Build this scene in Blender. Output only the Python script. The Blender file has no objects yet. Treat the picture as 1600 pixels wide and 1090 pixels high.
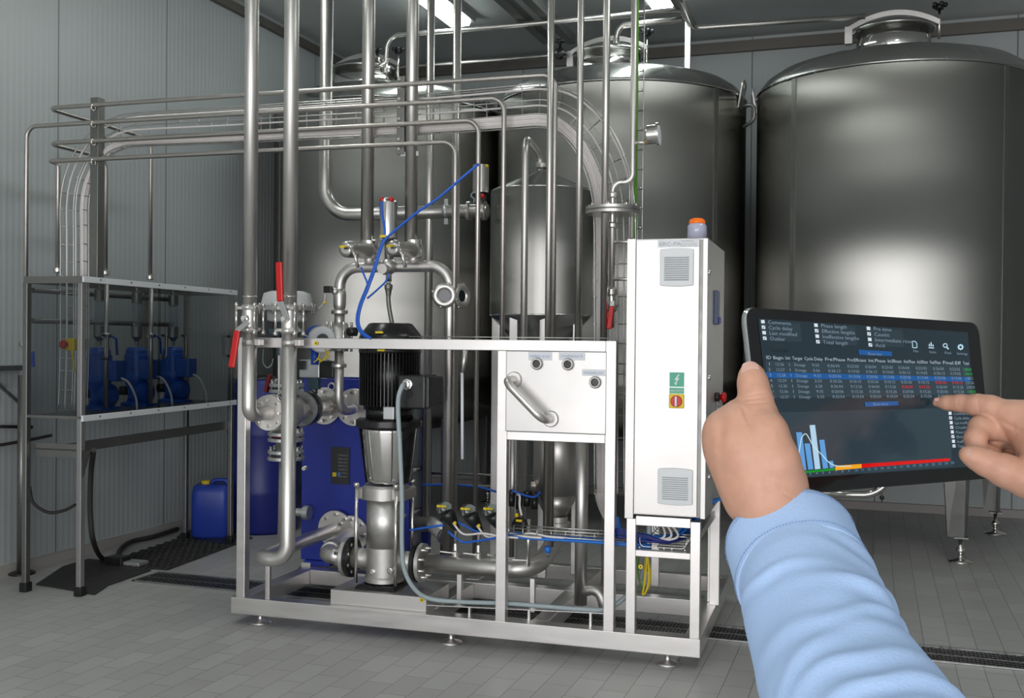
import bpy, bmesh, math, random
import numpy as np
from mathutils import Vector, Matrix, noise
random.seed(11)
rad = math.radians
V = Vector

# ------------------------------------------------------------------ camera
F = 1650.0                      # focal length in pixels of a 1600 px wide frame
TH, PITCH, ROLL = rad(19.0), 0.0085, 0.0095
EYE = V((0, 0, 1.5))
_f0 = V((-math.sin(TH), math.cos(TH), 0))
_r0 = V((math.cos(TH), math.sin(TH), 0))
FW = (_f0 * math.cos(PITCH) - V((0, 0, 1)) * math.sin(PITCH)).normalized()
_u0 = _r0.cross(FW).normalized()
RT = _r0 * math.cos(ROLL) + _u0 * math.sin(ROLL)
UP = -_r0 * math.sin(ROLL) + _u0 * math.cos(ROLL)
cam_d = bpy.data.cameras.new('camera')
cam = bpy.data.objects.new('camera', cam_d)
bpy.context.scene.collection.objects.link(cam)
cam_d.sensor_width = 36.0
cam_d.lens = F * 36.0 / 1600.0
cam_d.clip_start = 0.05
cam.matrix_world = Matrix(((RT.x, UP.x, -FW.x, EYE.x), (RT.y, UP.y, -FW.y, EYE.y), (RT.z, UP.z, -FW.z, EYE.z), (0, 0, 0, 1)))
scene = bpy.context.scene
scene.camera = cam

# ------------------------------------------------------------------ view, world, lights
scene.view_settings.view_transform = 'Standard'
scene.view_settings.look = 'None'
scene.view_settings.gamma = 1.0
scene.view_settings.use_curve_mapping = False
scene.view_settings.exposure = 0.0
scene.cycles.max_bounces = 8
scene.cycles.glossy_bounces = 5
scene.cycles.diffuse_bounces = 4
scene.cycles.transparent_max_bounces = 12
scene.cycles.caustics_reflective = False
scene.cycles.caustics_refractive = False
scene.cycles.sample_clamp_indirect = 6.0
scene.cycles.use_denoising = True

world = bpy.data.worlds.new('world')
scene.world = world
world.use_nodes = True
world.node_tree.nodes['Background'].inputs[0].default_value = (0.75, 0.86, 1.0, 1)
world.node_tree.nodes['Background'].inputs[1].default_value = 1.2

def area_light(name, loc, size, size_y, power, color, rot):
    l = bpy.data.lights.new(name, 'AREA')
    l.shape = 'RECTANGLE'; l.size = size; l.size_y = size_y; l.energy = power; l.color = color
    o = bpy.data.objects.new(name, l); scene.collection.objects.link(o)
    o.location = loc; o.rotation_euler = rot
    return o
# daylight coming in through the open loading door behind the camera
area_light('doorway_daylight', (0.2, -4.35, 1.56), 8.2, 3.1, 320.0, (1.0, 0.965, 0.94), (rad(90), 0, 0))

# ------------------------------------------------------------------ helpers
CAMV = np.array(EYE)
def ray(px, py):
    return (FW + RT * ((px - 800.0) / F) - UP * ((py - 545.0) / F))
def cz(px, py, d):                       # point at camera depth d
    return EYE + ray(px, py) * d
def hit(px, py, p0, n):                  # ray against a plane
    r = ray(px, py)
    return EYE + r * ((p0 - EYE).dot(n) / r.dot(n))
def depth(p):
    return (p - EYE).dot(FW)
def onZ(px, py, z=0.0): return hit(px, py, V((0, 0, z)), V((0, 0, 1)))
def onY(px, py, y): return hit(px, py, V((0, y, 0)), V((0, 1, 0)))
def onX(px, py, x): return hit(px, py, V((x, 0, 0)), V((1, 0, 0)))

SK = Matrix.Translation(V((-3.179, 4.743, 0))) @ Matrix.Rotation(rad(2.0), 4, 'Z')   # skid frame: x along its front, y to its back
SKI = SK.inverted()
SKR = SK.to_3x3()
def S(px, py, ly):                       # point of the skid frame on its plane y = ly
    return SKI @ hit(px, py, SK @ V((0, ly, 0)), SKR @ V((0, 1, 0)))
def SX(px, py, lx):
    return SKI @ hit(px, py, SK @ V((lx, 0, 0)), SKR @ V((1, 0, 0)))
def mp(p, n=1.0):                        # metres covered by n pixels at a skid-frame point
    return depth(SK @ p) * n / F
def back_to(p, px):                      # slide p along the skid depth axis until it shows at column px
    a = SK @ p - EYE; d = SKR @ V((0, 1, 0)); k = (px - 800.0) / F
    t = (k * a.dot(FW) - a.dot(RT)) / (d.dot(RT) - k * d.dot(FW))
    return p + V((0, t, 0))

def lin(*c):
    return tuple((x / 255.0 / 12.92 if x / 255.0 <= 0.04045 else ((x / 255.0 + 0.055) / 1.055) ** 2.4) for x in c) + (1.0,)

# ------------------------------------------------------------------ materials
def mat(name, col, rough=0.5, metal=0.0, **kw):
    m = bpy.data.materials.new(name); m.use_nodes = True
    nt = m.node_tree; b = nt.nodes['Principled BSDF']
    b.inputs['Base Color'].default_value = col if len(col) == 4 else tuple(col) + (1,)
    b.inputs['Roughness'].default_value = rough
    b.inputs['Metallic'].default_value = metal
    if 'spec' in kw: b.inputs['Specular IOR Level'].default_value = kw['spec']
    if 'emit' in kw:
        b.inputs['Emission Color'].default_value = kw['emit'] if len(kw['emit']) == 4 else tuple(kw['emit']) + (1,)
        b.inputs['Emission Strength'].default_value = kw.get('estr', 1.0)
    if 'trans' in kw: b.inputs['Transmission Weight'].default_value = kw['trans']
    if 'alpha' in kw: b.inputs['Alpha'].default_value = kw['alpha']
    if 'coat' in kw: b.inputs['Coat Weight'].default_value = kw['coat']
    if 'sss' in kw:
        b.inputs['Subsurface Weight'].default_value = kw['sss']; b.inputs['Subsurface Radius'].default_value = (1, .35, .2)
        b.inputs['Subsurface Scale'].default_value = 0.006
    n = kw.get('noise')
    if n:      # (scale vector, colour amount, roughness amount, bump strength)
        sc, ca, ra, bs = n
        tc = nt.nodes.new('ShaderNodeTexCoord'); mpn = nt.nodes.new('ShaderNodeMapping')
        mpn.inputs['Scale'].default_value = sc
        nz = nt.nodes.new('ShaderNodeTexNoise'); nz.inputs['Scale'].default_value = 1.0; nz.inputs['Detail'].default_value = 4
        nt.links.new(tc.outputs['Object'], mpn.inputs[0]); nt.links.new(mpn.outputs[0], nz.inputs['Vector'])
        if ca:
            mx = nt.nodes.new('ShaderNodeMix'); mx.data_type = 'RGBA'
            c = b.inputs['Base Color'].default_value
            mx.inputs[6].default_value = tuple(max(0, x * (1 - ca)) for x in c[:3]) + (1,)
            mx.inputs[7].default_value = tuple(min(1, x * (1 + ca)) for x in c[:3]) + (1,)
            nt.links.new(nz.outputs['Fac'], mx.inputs[0]); nt.links.new(mx.outputs[2], b.inputs['Base Color'])
        if ra:
            mr = nt.nodes.new('ShaderNodeMapRange')
            mr.inputs['From Min'].default_value = .3; mr.inputs['From Max'].default_value = .7
            mr.inputs['To Min'].default_value = max(.02, rough - ra); mr.inputs['To Max'].default_value = rough + ra
            nt.links.new(nz.outputs['Fac'], mr.inputs[0]); nt.links.new(mr.outputs[0], b.inputs['Roughness'])
        if bs:
            bp = nt.nodes.new('ShaderNodeBump'); bp.inputs['Strength'].default_value = bs; bp.inputs['Distance'].default_value = 0.002
            nt.links.new(nz.outputs['Fac'], bp.inputs['Height']); nt.links.new(bp.outputs[0], b.inputs['Normal'])
    return m
M = {}
def brushed_mat(name, col, rough, an):
    m = bpy.data.materials.new(name); m.use_nodes = True; nt = m.node_tree
    out = nt.nodes['Material Output']; nt.nodes.remove(nt.nodes['Principled BSDF'])
    g = nt.nodes.new('ShaderNodeBsdfAnisotropic'); g.distribution = 'BECKMANN'; g.inputs['Anisotropy'].default_value = an
    tg = nt.nodes.new('ShaderNodeTangent'); tg.direction_type = 'RADIAL'; tg.axis = 'Z'; nt.links.new(tg.outputs[0], g.inputs['Tangent'])
    tc = nt.nodes.new('ShaderNodeTexCoord'); mpn = nt.nodes.new('ShaderNodeMapping'); mpn.inputs['Scale'].default_value = (1.2, 1.2, 2.0)
    nz = nt.nodes.new('ShaderNodeTexNoise'); nz.inputs['Scale'].default_value = 1.0; nz.inputs['Detail'].default_value = 3
    nt.links.new(tc.outputs['Object'], mpn.inputs[0]); nt.links.new(mpn.outputs[0], nz.inputs['Vector'])
    mx = nt.nodes.new('ShaderNodeMix'); mx.data_type = 'RGBA'
    mx.inputs[6].default_value = tuple(x * .93 for x in col) + (1,); mx.inputs[7].default_value = tuple(x * 1.07 for x in col) + (1,)
    nt.links.new(nz.outputs['Fac'], mx.inputs[0]); nt.links.new(mx.outputs[2], g.inputs['Color'])
    g.inputs['Roughness'].default_value = rough; g.inputs['Rotation'].default_value = .25
    nt.links.new(g.outputs[0], out.inputs[0]); return m
M['tank'] = brushed_mat('brushed_tank_steel', (.33, .325, .305), .26, .80)
M['tank_dome'] = mat('polished_dome_steel', (.50, .50, .48), .24, 1, noise=((6, 6, 6), .05, .05, .05))
M['pipe'] = mat('pipe_steel', (.58, .56, .535), .34, 1, noise=((9, 9, 3), .06, .06, .03))
M['pipe_dull'] = mat('satin_pipe_steel', (.70, .675, .65), .42, 1, noise=((14, 14, 5), .08, .06, .05))
M['polish'] = mat('polished_steel', (.72, .70, .68), .12, 1, noise=((8, 8, 2), .03, .04, .0))
M['frame'] = mat('frame_steel', (.74, .715, .70), .38, 1, noise=((5, 5, 30), .04, .05, .04))
M['sheet'] = mat('satin_sheet_steel', (.66, .64, .625), .42, .85, noise=((3, 3, 3), .04, .04, .02))
M['conduit'] = mat('thin_pipe_steel', (.52, .49, .46), .38, 1, noise=((40, 40, 40), .10, .06, .04))
M['wire'] = mat('wire_mesh_steel', (.62, .61, .59), .35, 1, noise=((20, 20, 20), .05, .05, 0))
M['cast'] = mat('cast_steel', (.60, .58, .56), .48, .9, noise=((60, 60, 60), .08, .06, .25))
M['grey_alu'] = mat('grey_aluminium', (.55, .56, .56), .4, .7, noise=((20, 20, 20), .06, .06, .05))
M['bolt'] = mat('bright_bolt_steel', (.80, .77, .73), .22, 1, noise=((50, 50, 50), .05, .05, 0))
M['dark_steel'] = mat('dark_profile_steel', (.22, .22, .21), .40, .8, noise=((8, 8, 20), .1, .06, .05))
M['black'] = mat('black_plastic', (.012, .012, .013), .35, 0, noise=((30, 30, 30), .2, .08, .1))
M['black_paint'] = mat('black_paint', (.010, .010, .011), .28, 0, noise=((12, 12, 12), .2, .06, .1))
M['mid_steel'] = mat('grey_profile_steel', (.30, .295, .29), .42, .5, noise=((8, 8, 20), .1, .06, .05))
M['sleeve'] = mat('drawn_stage_steel', (.72, .70, .68), .42, 1, noise=((30, 30, 2), .05, .03, .0))
M['rubber'] = mat('dark_rubber', (.030, .029, .027), .65, 0, noise=((25, 25, 25), .3, .1, .4))
M['red'] = mat('red_plastic', lin(205, 25, 25), .35, 0, noise=((20, 20, 20), .1, .05, 0))
M['red_dark'] = mat('red_paint', lin(130, 12, 12), .4, 0, noise=((20, 20, 20), .1, .05, 0))
M['red_ink'] = mat('dark_red_print', lin(110, 10, 10), .5, 0, noise=((20, 20, 20), .1, .05, 0))
M['yellow'] = mat('yellow_plastic', lin(235, 205, 25), .4, 0, noise=((20, 20, 20), .06, .05, 0))
M['yellow_hose'] = mat('yellow_cable', lin(225, 200, 40), .4, 0, noise=((20, 20, 20), .06, .05, 0))
M['green_cable'] = mat('green_cable', lin(95, 160, 50), .45, 0, noise=((20, 20, 20), .1, .05, 0))
M['blue_hose'] = mat('blue_air_hose', lin(20, 95, 205), .35, 0, noise=((20, 20, 20), .06, .05, 0))
M['blue_cable'] = mat('blue_cable', lin(40, 120, 215), .4, 0, noise=((20, 20, 20), .1, .05, 0))
M['blue_paint'] = mat('blue_paint', lin(36, 54, 160), .33, 0, noise=((4, 4, 4), .05, .05, .03))
M['blue_drum'] = mat('blue_drum_plastic', lin(24, 36, 118), .42, 0, noise=((4, 4, 4), .08, .05, .04))
M['blue_can'] = mat('blue_canister_plastic', lin(38, 66, 165), .4, 0, noise=((6, 6, 6), .08, .05, .04))
M['blue_pump'] = mat('blue_pump_enamel', lin(20, 84, 178), .36, 0, noise=((10, 10, 10), .08, .05, .05))
M['blue_lever'] = mat('blue_lever_sleeve', lin(25, 80, 190), .4, 0, noise=((10, 10, 10), .05, .05, 0))
M['white_plastic'] = mat('white_plastic', (.72, .72, .72), .38, 0, noise=((8, 8, 8), .03, .05, 0))
M['vent'] = mat('light_grey_vent_plastic', lin(232, 234, 236), .4, 0, noise=((8, 8, 8), .03, .05, 0))
M['vent_gap'] = mat('grey_filter_mat', lin(165, 169, 172), .7, 0, noise=((80, 80, 80), .1, .05, 0))
M['white_cable'] = mat('white_cable_sheath', (.80, .75, .73), .45, 0, noise=((30, 30, 30), .05, .05, 0))
M['grey_hose'] = mat('grey_cable_sheath', lin(165, 178, 182), .42, 0, noise=((20, 20, 20), .04, .05, 0))
M['label_white'] = mat('white_label', lin(232, 234, 240), .5, 0, noise=((30, 30, 30), .02, .05, 0))
M['ink_blue'] = mat('pale_blue_print', lin(140, 160, 200), .5, 0, noise=((30, 30, 30), .02, .05, 0))
M['ink_grey'] = mat('grey_print', lin(165, 160, 158), .5, 0, noise=((30, 30, 30), .02, .05, 0))
M['green_sign'] = mat('green_sign', lin(85, 180, 150), .45, 0, noise=((30, 30, 30), .02, .05, 0))
M['plate'] = mat('dark_nameplate', lin(62, 64, 66), .35, .6, noise=((60, 60, 60), .15, .05, 0))
M['amber'] = mat('amber_lens', lin(225, 110, 15), .15, 0, emit=lin(230, 95, 5), estr=.35, noise=((30, 30, 30), .1, .05, 0))
M['beacon'] = mat('lilac_beacon_lens', lin(190, 190, 212), .2, 0, coat=.5, noise=((30, 30, 30), .03, .05, 0))
M['slate'] = mat('slate_handle_plastic', lin(88, 98, 128), .4, 0, noise=((30, 30, 30), .05, .05, 0))
M['brass'] = mat('brass', (.75, .5, .18), .3, 1, noise=((30, 30, 30), .05, .05, 0))
M['teal'] = mat('blue_green_enamel', lin(62, 92, 104), .45, 0, noise=((30, 30, 30), .05, .05, 0))
M['dark_glass'] = mat('dark_sight_glass', lin(20, 34, 36), .12, 0, coat=.1, noise=((30, 30, 30), .05, .02, 0))
M['tub'] = mat('clear_measuring_tube', lin(150, 165, 172), .1, 0, alpha=.35, noise=((30, 30, 30), .05, .02, 0))
M['skin'] = mat('skin', (.50, .275, .19), .48, 0, sss=.25, spec=.4, noise=((90, 90, 90), .12, .06, .35))
M['nail'] = mat('finger_nail', (.50, .30, .245), .30, 0, spec=.5, noise=((60, 60, 60), .05, .04, 0))
M['shirt'] = mat('light_blue_shirt_cloth', lin(166, 192, 229), .85, 0, spec=.15, noise=((450, 450, 450), .07, .03, .25))
M['shirt2'] = mat('shirt_stitching', lin(135, 162, 205), .85, 0, spec=.1, noise=((450, 450, 450), .05, .03, .1))
M['tablet_rim'] = mat('tablet_metal_rim', (.70, .70, .71), .22, 1, noise=((20, 20, 20), .03, .03, 0))
M['bezel'] = mat('black_glass_bezel', (.006, .006, .007), .07, 0, spec=.5, noise=((5, 5, 5), .05, .01, 0))

def glass_mat(name, col, mixfac):
    m = bpy.data.materials.new(name); m.use_nodes = True; nt = m.node_tree
    out = nt.nodes['Material Output']; nt.nodes.remove(nt.nodes['Principled BSDF'])
    tr = nt.nodes.new('ShaderNodeBsdfTransparent'); tr.inputs[0].default_value = col
    gl = nt.nodes.new('ShaderNodeBsdfGlossy'); gl.inputs['Roughness'].default_value = .06
    lw = nt.nodes.new('ShaderNodeLayerWeight'); pw_ = nt.nodes.new('ShaderNodeMath'); pw_.operation = 'POWER'; pw_.inputs[1].default_value = 4.0
    mul = nt.nodes.new('ShaderNodeMath'); mul.operation = 'MULTIPLY_ADD'; mul.inputs[1].default_value = .6 * mixfac; mul.inputs[2].default_value = .03 * mixfac
    mx = nt.nodes.new('ShaderNodeMixShader')
    nt.links.new(lw.outputs['Facing'], pw_.inputs[0]); nt.links.new(pw_.outputs[0], mul.inputs[0]); nt.links.new(mul.outputs[0], mx.inputs[0])
    nt.links.new(tr.outputs[0], mx.inputs[1]); nt.links.new(gl.outputs[0], mx.inputs[2]); nt.links.new(mx.outputs[0], out.inputs[0])
    return m
M['pane'] = glass_mat('smoky_clear_sheet', (.70, .72, .73, 1), 1.0)
M['gauge_glass'] = glass_mat('clear_dome_plastic', (.78, .82, .80, 1), 1.6)

def screen_mat(name, c, s=1.0):
    return mat(name, (.0, .0, .0, 1), .12, 0, emit=c, estr=s, noise=((1, 1, 1), 0, 0, 0))
def ui(name, r, g, b, s=1.0):
    c = lin(r, g, b); return screen_mat(name, c, s)

# ------------------------------------------------------------------ mesh builder
class MB:
    def __init__(s, T=None):
        s.v = []; s.f = []; s.sm = []; s.T = T
    def add(s, vs, fs, smooth=False):
        o = len(s.v)
        s.v += [(s.T @ V(p)) if s.T is not None else V(p) for p in vs]
        for k, f in enumerate(fs):
            s.f.append(tuple(i + o for i in f)); s.sm.append(smooth if isinstance(smooth, bool) else smooth[k])
        return s
    def box(s, x0, x1, y0, y1, z0, z1):
        c = [(x, y, z) for x in (x0, x1) for y in (y0, y1) for z in (z0, z1)]
        return s.add(c, [(0, 1, 3, 2), (4, 6, 7, 5), (0, 4, 5, 1), (2, 3, 7, 6), (0, 2, 6, 4), (1, 5, 7, 3)])
    def obox(s, c, a, b, d):             # centre and three half-vectors
        c, a, b, d = V(c), V(a), V(b), V(d)
        vs = [c + a * i + b * j + d * k for i in (-1, 1) for j in (-1, 1) for k in (-1, 1)]
        return s.add(vs, [(0, 1, 3, 2), (4, 6, 7, 5), (0, 4, 5, 1), (2, 3, 7, 6), (0, 2, 6, 4), (1, 5, 7, 3)])
    def bar(s, p, q, w, h, up=(0, 0, 1)):   # rectangular bar from p to q
        p, q = V(p), V(q); d = (q - p); n = d.normalized(); u = V(up)
        if abs(n.dot(u)) > .95: u = V((0, 1, 0))
        a = n.cross(u).normalized(); b = a.cross(n)
        return s.obox((p + q) / 2, d / 2, a * w / 2, b * h / 2)
    def tube(s, pts, r, n=14, caps=True):
        pts = [V(p) for p in pts]; m = len(pts)
        rs = r if isinstance(r, (list, tuple)) else [r] * m
        tg = []
        for i in range(m):
            t = (pts[min(i + 1, m - 1)] - pts[max(i - 1, 0)])
            tg.append(t.normalized() if t.length > 1e-9 else V((0, 0, 1)))
        a = tg[0].cross(V((0, 0, 1)))
        if a.length < .05: a = tg[0].cross(V((1, 0, 0)))
        a.normalize(); vs = []; fs = []; sm = []
        for i in range(m):
            if i:
                a = (a - tg[i] * a.dot(tg[i]))
                if a.length < 1e-6: a = tg[i].orthogonal()
                a.normalize()
            b = tg[i].cross(a)
            for k in range(n):
                t = 2 * math.pi * k / n
                vs.append(pts[i] + (a * math.cos(t) + b * math.sin(t)) * rs[i])
        for i in range(m - 1):
            for k in range(n):
                k2 = (k + 1) % n
                fs.append((i * n + k, i * n + k2, (i + 1) * n + k2, (i + 1) * n + k)); sm.append(True)
        if caps:
            fs.append(tuple(range(n - 1, -1, -1))); fs.append(tuple((m - 1) * n + k for k in range(n))); sm += [False, False]
        return s.add(vs, fs, sm)
    def cyl(s, p, q, r, r2=None, n=20):
        return s.tube([p, q], [r, r if r2 is None else r2], n)
    def lathe(s, base, axis, prof, n=32, close=True):   # prof: (radius, height) along axis
        base, ax = V(base), V(axis).normalized()
        a = ax.orthogonal().normalized(); b = ax.cross(a); vs = []; fs = []; sm = []
        for r, h in prof:
            for k in range(n):
                t = 2 * math.pi * k / n
                vs.append(base + ax * h + (a * math.cos(t) + b * math.sin(t)) * max(r, 1e-5))
        for i in range(len(prof) - 1):
            for k in range(n):
                k2 = (k + 1) % n
                fs.append((i * n + k, i * n + k2, (i + 1) * n + k2, (i + 1) * n + k)); sm.append(True)
        if close:
            m = len(prof) - 1
            if prof[0][0] > 1e-4: fs.append(tuple(range(n - 1, -1, -1))); sm.append(False)
            if prof[-1][0] > 1e-4: fs.append(tuple(m * n + k for k in range(n))); sm.append(False)
        return s.add(vs, fs, sm)
    def slathe(s, base, axis, prof, n=32):   # crisp corners: every profile point doubled
        for i in range(len(prof) - 1):
            pass
        pr = [prof[0]]
        for p in prof[1:-1]: pr += [p, p]
        pr.append(prof[-1])
        for i in range(0, len(pr) - 1, 2):
            s.lathe(base, axis, [pr[i], pr[i + 1]], n, close=False)
        if prof[0][0] > 1e-4: s.lathe(base, axis, [(1e-5, prof[0][1]), prof[0]], n, close=False)
        if prof[-1][0] > 1e-4: s.lathe(base, axis, [prof[-1], (1e-5, prof[-1][1])], n, close=False)
        return s
    def ball(s, c, r, n=14, sc=(1, 1, 1)):
        c = V(c); vs = []; fs = []; m = n // 2
        for i in range(m + 1):
            t = math.pi * i / m
            for k in range(n):
                u = 2 * math.pi * k / n
                vs.append(c + V((math.sin(t) * math.cos(u) * sc[0], math.sin(t) * math.sin(u) * sc[1], math.cos(t) * sc[2])) * r)
        for i in range(m):
            for k in range(n):
                fs.append((i * n + k, (i + 1) * n + k, (i + 1) * n + (k + 1) % n, i * n + (k + 1) % n))
        return s.add(vs, fs, True)
    def torus(s, c, axis, R_, r, n=28, m=8):
        c, ax = V(c), V(axis).normalized(); a = ax.orthogonal().normalized(); b = ax.cross(a); vs = []; fs = []
        for i in range(n):
            t = 2 * math.pi * i / n; d = a * math.cos(t) + b * math.sin(t)
            for k in range(m):
                u = 2 * math.pi * k / m
                vs.append(c + d * (R_ + r * math.cos(u)) + ax * r * math.sin(u))
        for i in range(n):
            for k in range(m):
                fs.append((i * m + k, ((i + 1) % n) * m + k, ((i + 1) % n) * m + (k + 1) % m, i * m + (k + 1) % m))
        return s.add(vs, fs, True)
    def prism(s, poly, vec):
        poly = [V(p) for p in poly]; n = len(poly); vec = V(vec)
        fs = [tuple(range(n)), tuple(range(2 * n - 1, n - 1, -1))] + [(i, (i + 1) % n, n + (i + 1) % n, n + i) for i in range(n)]
        return s.add(poly + [p + vec for p in poly], fs)
    def grid(s, rows, closed_u=False, smooth=True):
        m, n = len(rows), len(rows[0]); vs = [p for r_ in rows for p in r_]; fs = []
        for i in range(m - 1):
            for k in range(n if closed_u else n - 1):
                k2 = (k + 1) % n
                fs.append((i * n + k, i * n + k2, (i + 1) * n + k2, (i + 1) * n + k))
        return s.add(vs, fs, smooth)

def K(): return MB(SK)
def G(): return MB()

def fillet(pts, r, n=7):
    pts = [V(p) for p in pts]; out = [pts[0]]
    for i in range(1, len(pts) - 1):
        a, b, c = pts[i - 1], pts[i], pts[i + 1]
        u = (a - b); w = (c - b); rr = min(r, u.length * .49, w.length * .49)
        u.normalize(); w.normalize()
        ang = u.angle(w)
        if ang > 3.1: out.append(b); continue
        p0 = b + u * rr; p2 = b + w * rr
        R_ = rr * math.tan(ang / 2)
        cen = b + (u + w).normalized() * (R_ / math.sin(ang / 2))
        v0 = p0 - cen; v2 = p2 - cen; tot = v0.angle(v2)
        for k in range(n + 1):
            t = k / n
            out.append(cen + (v0 * math.sin((1 - t) * tot) + v2 * math.sin(t * tot)) / max(1e-9, math.sin(tot)))
    out.append(pts[-1]); return out

def smooth_path(pts, n=8):               # Catmull-Rom
    pts = [V(p) for p in pts]; q = [pts[0] * 2 - pts[1]] + pts + [pts[-1] * 2 - pts[-2]]; out = []
    for i in range(1, len(q) - 2):
        for k in range(n):
            t = k / n
            out.append(.5 * ((2 * q[i]) + (q[i + 1] - q[i - 1]) * t + (2 * q[i - 1] - 5 * q[i] + 4 * q[i + 1] - q[i + 2]) * t * t
                             + (3 * q[i] - q[i - 1] - 3 * q[i + 1] + q[i + 2]) * t ** 3))
    out.append(pts[-1]); return out

COL = scene.collection
def link_mesh(name, mb, m, parent, org, label=None, bevel=0, recalc=True):
    me = bpy.data.meshes.new(name)
    me.from_pydata([tuple(p - org) for p in mb.v], [], mb.f)
    me.polygons.foreach_set('use_smooth', mb.sm)
    if recalc:
        bm = bmesh.new(); bm.from_mesh(me); bmesh.ops.recalc_face_normals(bm, faces=bm.faces); bm.to_mesh(me); bm.free()
    me.update(); me.materials.append(M[m] if isinstance(m, str) else m)
    o = bpy.data.objects.new(name, me); COL.objects.link(o)
    if parent is not None: o.parent = parent
    else: o.location = org
    if label: o['label'] = label
    if bevel:
        bv = o.modifiers.new('bevel', 'BEVEL'); bv.width = bevel; bv.segments = 2; bv.limit_method = 'ANGLE'; bv.angle_limit = rad(40)
    return o
def base_of(mbs):
    ps = [p for mb in mbs for p in mb.v]
    xs = [p.x for p in ps]; ys = [p.y for p in ps]
    return V(((min(xs) + max(xs)) / 2, (min(ys) + max(ys)) / 2, min(p.z for p in ps)))
THINGS = []
class Thing:
    def __init__(s, name, label, cat, group=None):
        s.name, s.label, s.cat, s.group = name, label, cat, group; s.parts = []; THINGS.append(s)
    def part(s, name, mb, m, label=None, under=None, bevel=0):
        s.parts.append((name, mb, m, label, under, bevel)); return len(s.parts) - 1
    def finish(s):
        org = base_of([p[1] for p in s.parts])
        e = bpy.data.objects.new(s.name, None); COL.objects.link(e); e.location = org; e.empty_display_size = .1
        e['label'] = s.label; e['category'] = s.cat
        if s.group: e['group'] = s.group
        made = []
        for name, mb, m, label, under, bevel in s.parts:
            made.append(link_mesh(name, mb, m, e if under is None else made[under], org, label, bevel))
def single(name, label, cat, mb, m, group=None, bevel=0, kind=None):
    o = link_mesh(name, mb, m, None, base_of([mb]), label, bevel)
    o['category'] = cat
    if group: o['group'] = group
    if kind: o['kind'] = kind
    return o
def struct(name, mb, m, bevel=0):
    o = link_mesh(name, mb, m, None, base_of([mb]), None, bevel); o['kind'] = 'structure'; return o

_tc = {}
def text_geo(txt):
    if txt not in _tc:
        c = bpy.data.curves.new('t', 'FONT'); c.body = txt; c.size = 1.0; c.align_x = 'LEFT'; c.resolution_u = 2
        o = bpy.data.objects.new('t', c); COL.objects.link(o)
        me = bpy.data.meshes.new_from_object(o)
        _tc[txt] = ([tuple(v.co) for v in me.vertices], [tuple(p.vertices) for p in me.polygons])
        bpy.data.objects.remove(o); bpy.data.curves.remove(c); bpy.data.meshes.remove(me)
    return _tc[txt]
def add_text(mb, txt, org, xd, yd, width=None):      # xd, yd: size vectors of one em
    vs, fs = text_geo(txt); org, xd, yd = V(org), V(xd), V(yd)
    k = 1.0
    if width:
        w = max(v[0] for v in vs) or 1; k = width / (w * xd.length)
    mb.add([org + xd * v[0] * k + yd * v[1] for v in vs], fs)

def add_flange(t, p, axis, r, th, nb, mb_T=K, m='pipe_dull', br=.012, bolt_m='bolt', frac=.76, label=None, phase=0.0, name='flange', bl=.014):
    p, ax = V(p), V(axis).normalized()
    f = t.part(name, mb_T().slathe(p - ax * th / 2, ax, [(r * .98, 0), (r, th * .1), (r, th * .9), (r * .98, th)], 36), m, label)
    a = ax.orthogonal().normalized(); b = ax.cross(a)
    for k in range(nb):
        an = 2 * math.pi * (k + phase) / nb
        c = p + (a * math.cos(an) + b * math.sin(an)) * r * frac
        t.part('bolt', mb_T().cyl(c - ax * (th / 2 + bl), c + ax * (th / 2 + bl), br, n=6), bolt_m, under=f)
    return f

# ------------------------------------------------------------------ the room
XL, XR, YB, YF, ZC = -5.15, 4.6, 10.1, -4.3, 4.36

def node_mat(name):
    m = bpy.data.materials.new(name); m.use_nodes = True
    return m, m.node_tree, m.node_tree.nodes['Principled BSDF']
def wall_panels(name, axis, col):        # fine vertical ribs, and a joint every 1.13 m
    m, nt, b = node_mat(name)
    tc = nt.nodes.new('ShaderNodeNewGeometry'); sp = nt.nodes.new('ShaderNodeSeparateXYZ')
    nt.links.new(tc.outputs['Position'], sp.inputs[0]); src = sp.outputs[axis]
    def math_(op, a, bv):
        n = nt.nodes.new('ShaderNodeMath'); n.operation = op
        for i, x in enumerate((a, bv)):
            if x is None: continue
            if hasattr(x, 'default_value'): nt.links.new(x, n.inputs[i])
            else: n.inputs[i].default_value = x
        return n.outputs[0]
    rib = math_('SINE', math_('MULTIPLY', src, 2 * math.pi / .05), None)
    joint = math_('LESS_THAN', math_('FRACT', math_('DIVIDE', src, 1.13), None), .010)
    nz = nt.nodes.new('ShaderNodeTexNoise'); nz.inputs['Scale'].default_value = 1.3; nz.inputs['Detail'].default_value = 6
    nt.links.new(tc.outputs['Position'], nz.inputs['Vector'])
    r1 = nt.nodes.new('ShaderNodeMix'); r1.data_type = 'RGBA'
    r1.inputs[6].default_value = tuple(x * .90 for x in col) + (1,); r1.inputs[7].default_value = tuple(x * 1.06 for x in col) + (1,)
    nt.links.new(nz.outputs['Fac'], r1.inputs[0])
    r2 = nt.nodes.new('ShaderNodeMix'); r2.data_type = 'RGBA'; r2.inputs[7].default_value = tuple(x * .35 for x in col) + (1,)
    nt.links.new(joint, r2.inputs[0]); nt.links.new(r1.outputs[2], r2.inputs[6]); nt.links.new(r2.outputs[2], b.inputs['Base Color'])
    bp = nt.nodes.new('ShaderNodeBump'); bp.inputs['Strength'].default_value = .35; bp.inputs['Distance'].default_value = .0016
    nt.links.new(rib, bp.inputs['Height']); nt.links.new(bp.outputs[0], b.inputs['Normal'])
    b.inputs['Roughness'].default_value = .42
    return m
WL = wall_panels('ribbed_wall_panel_side', 1, (.47, .50, .50))
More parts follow.
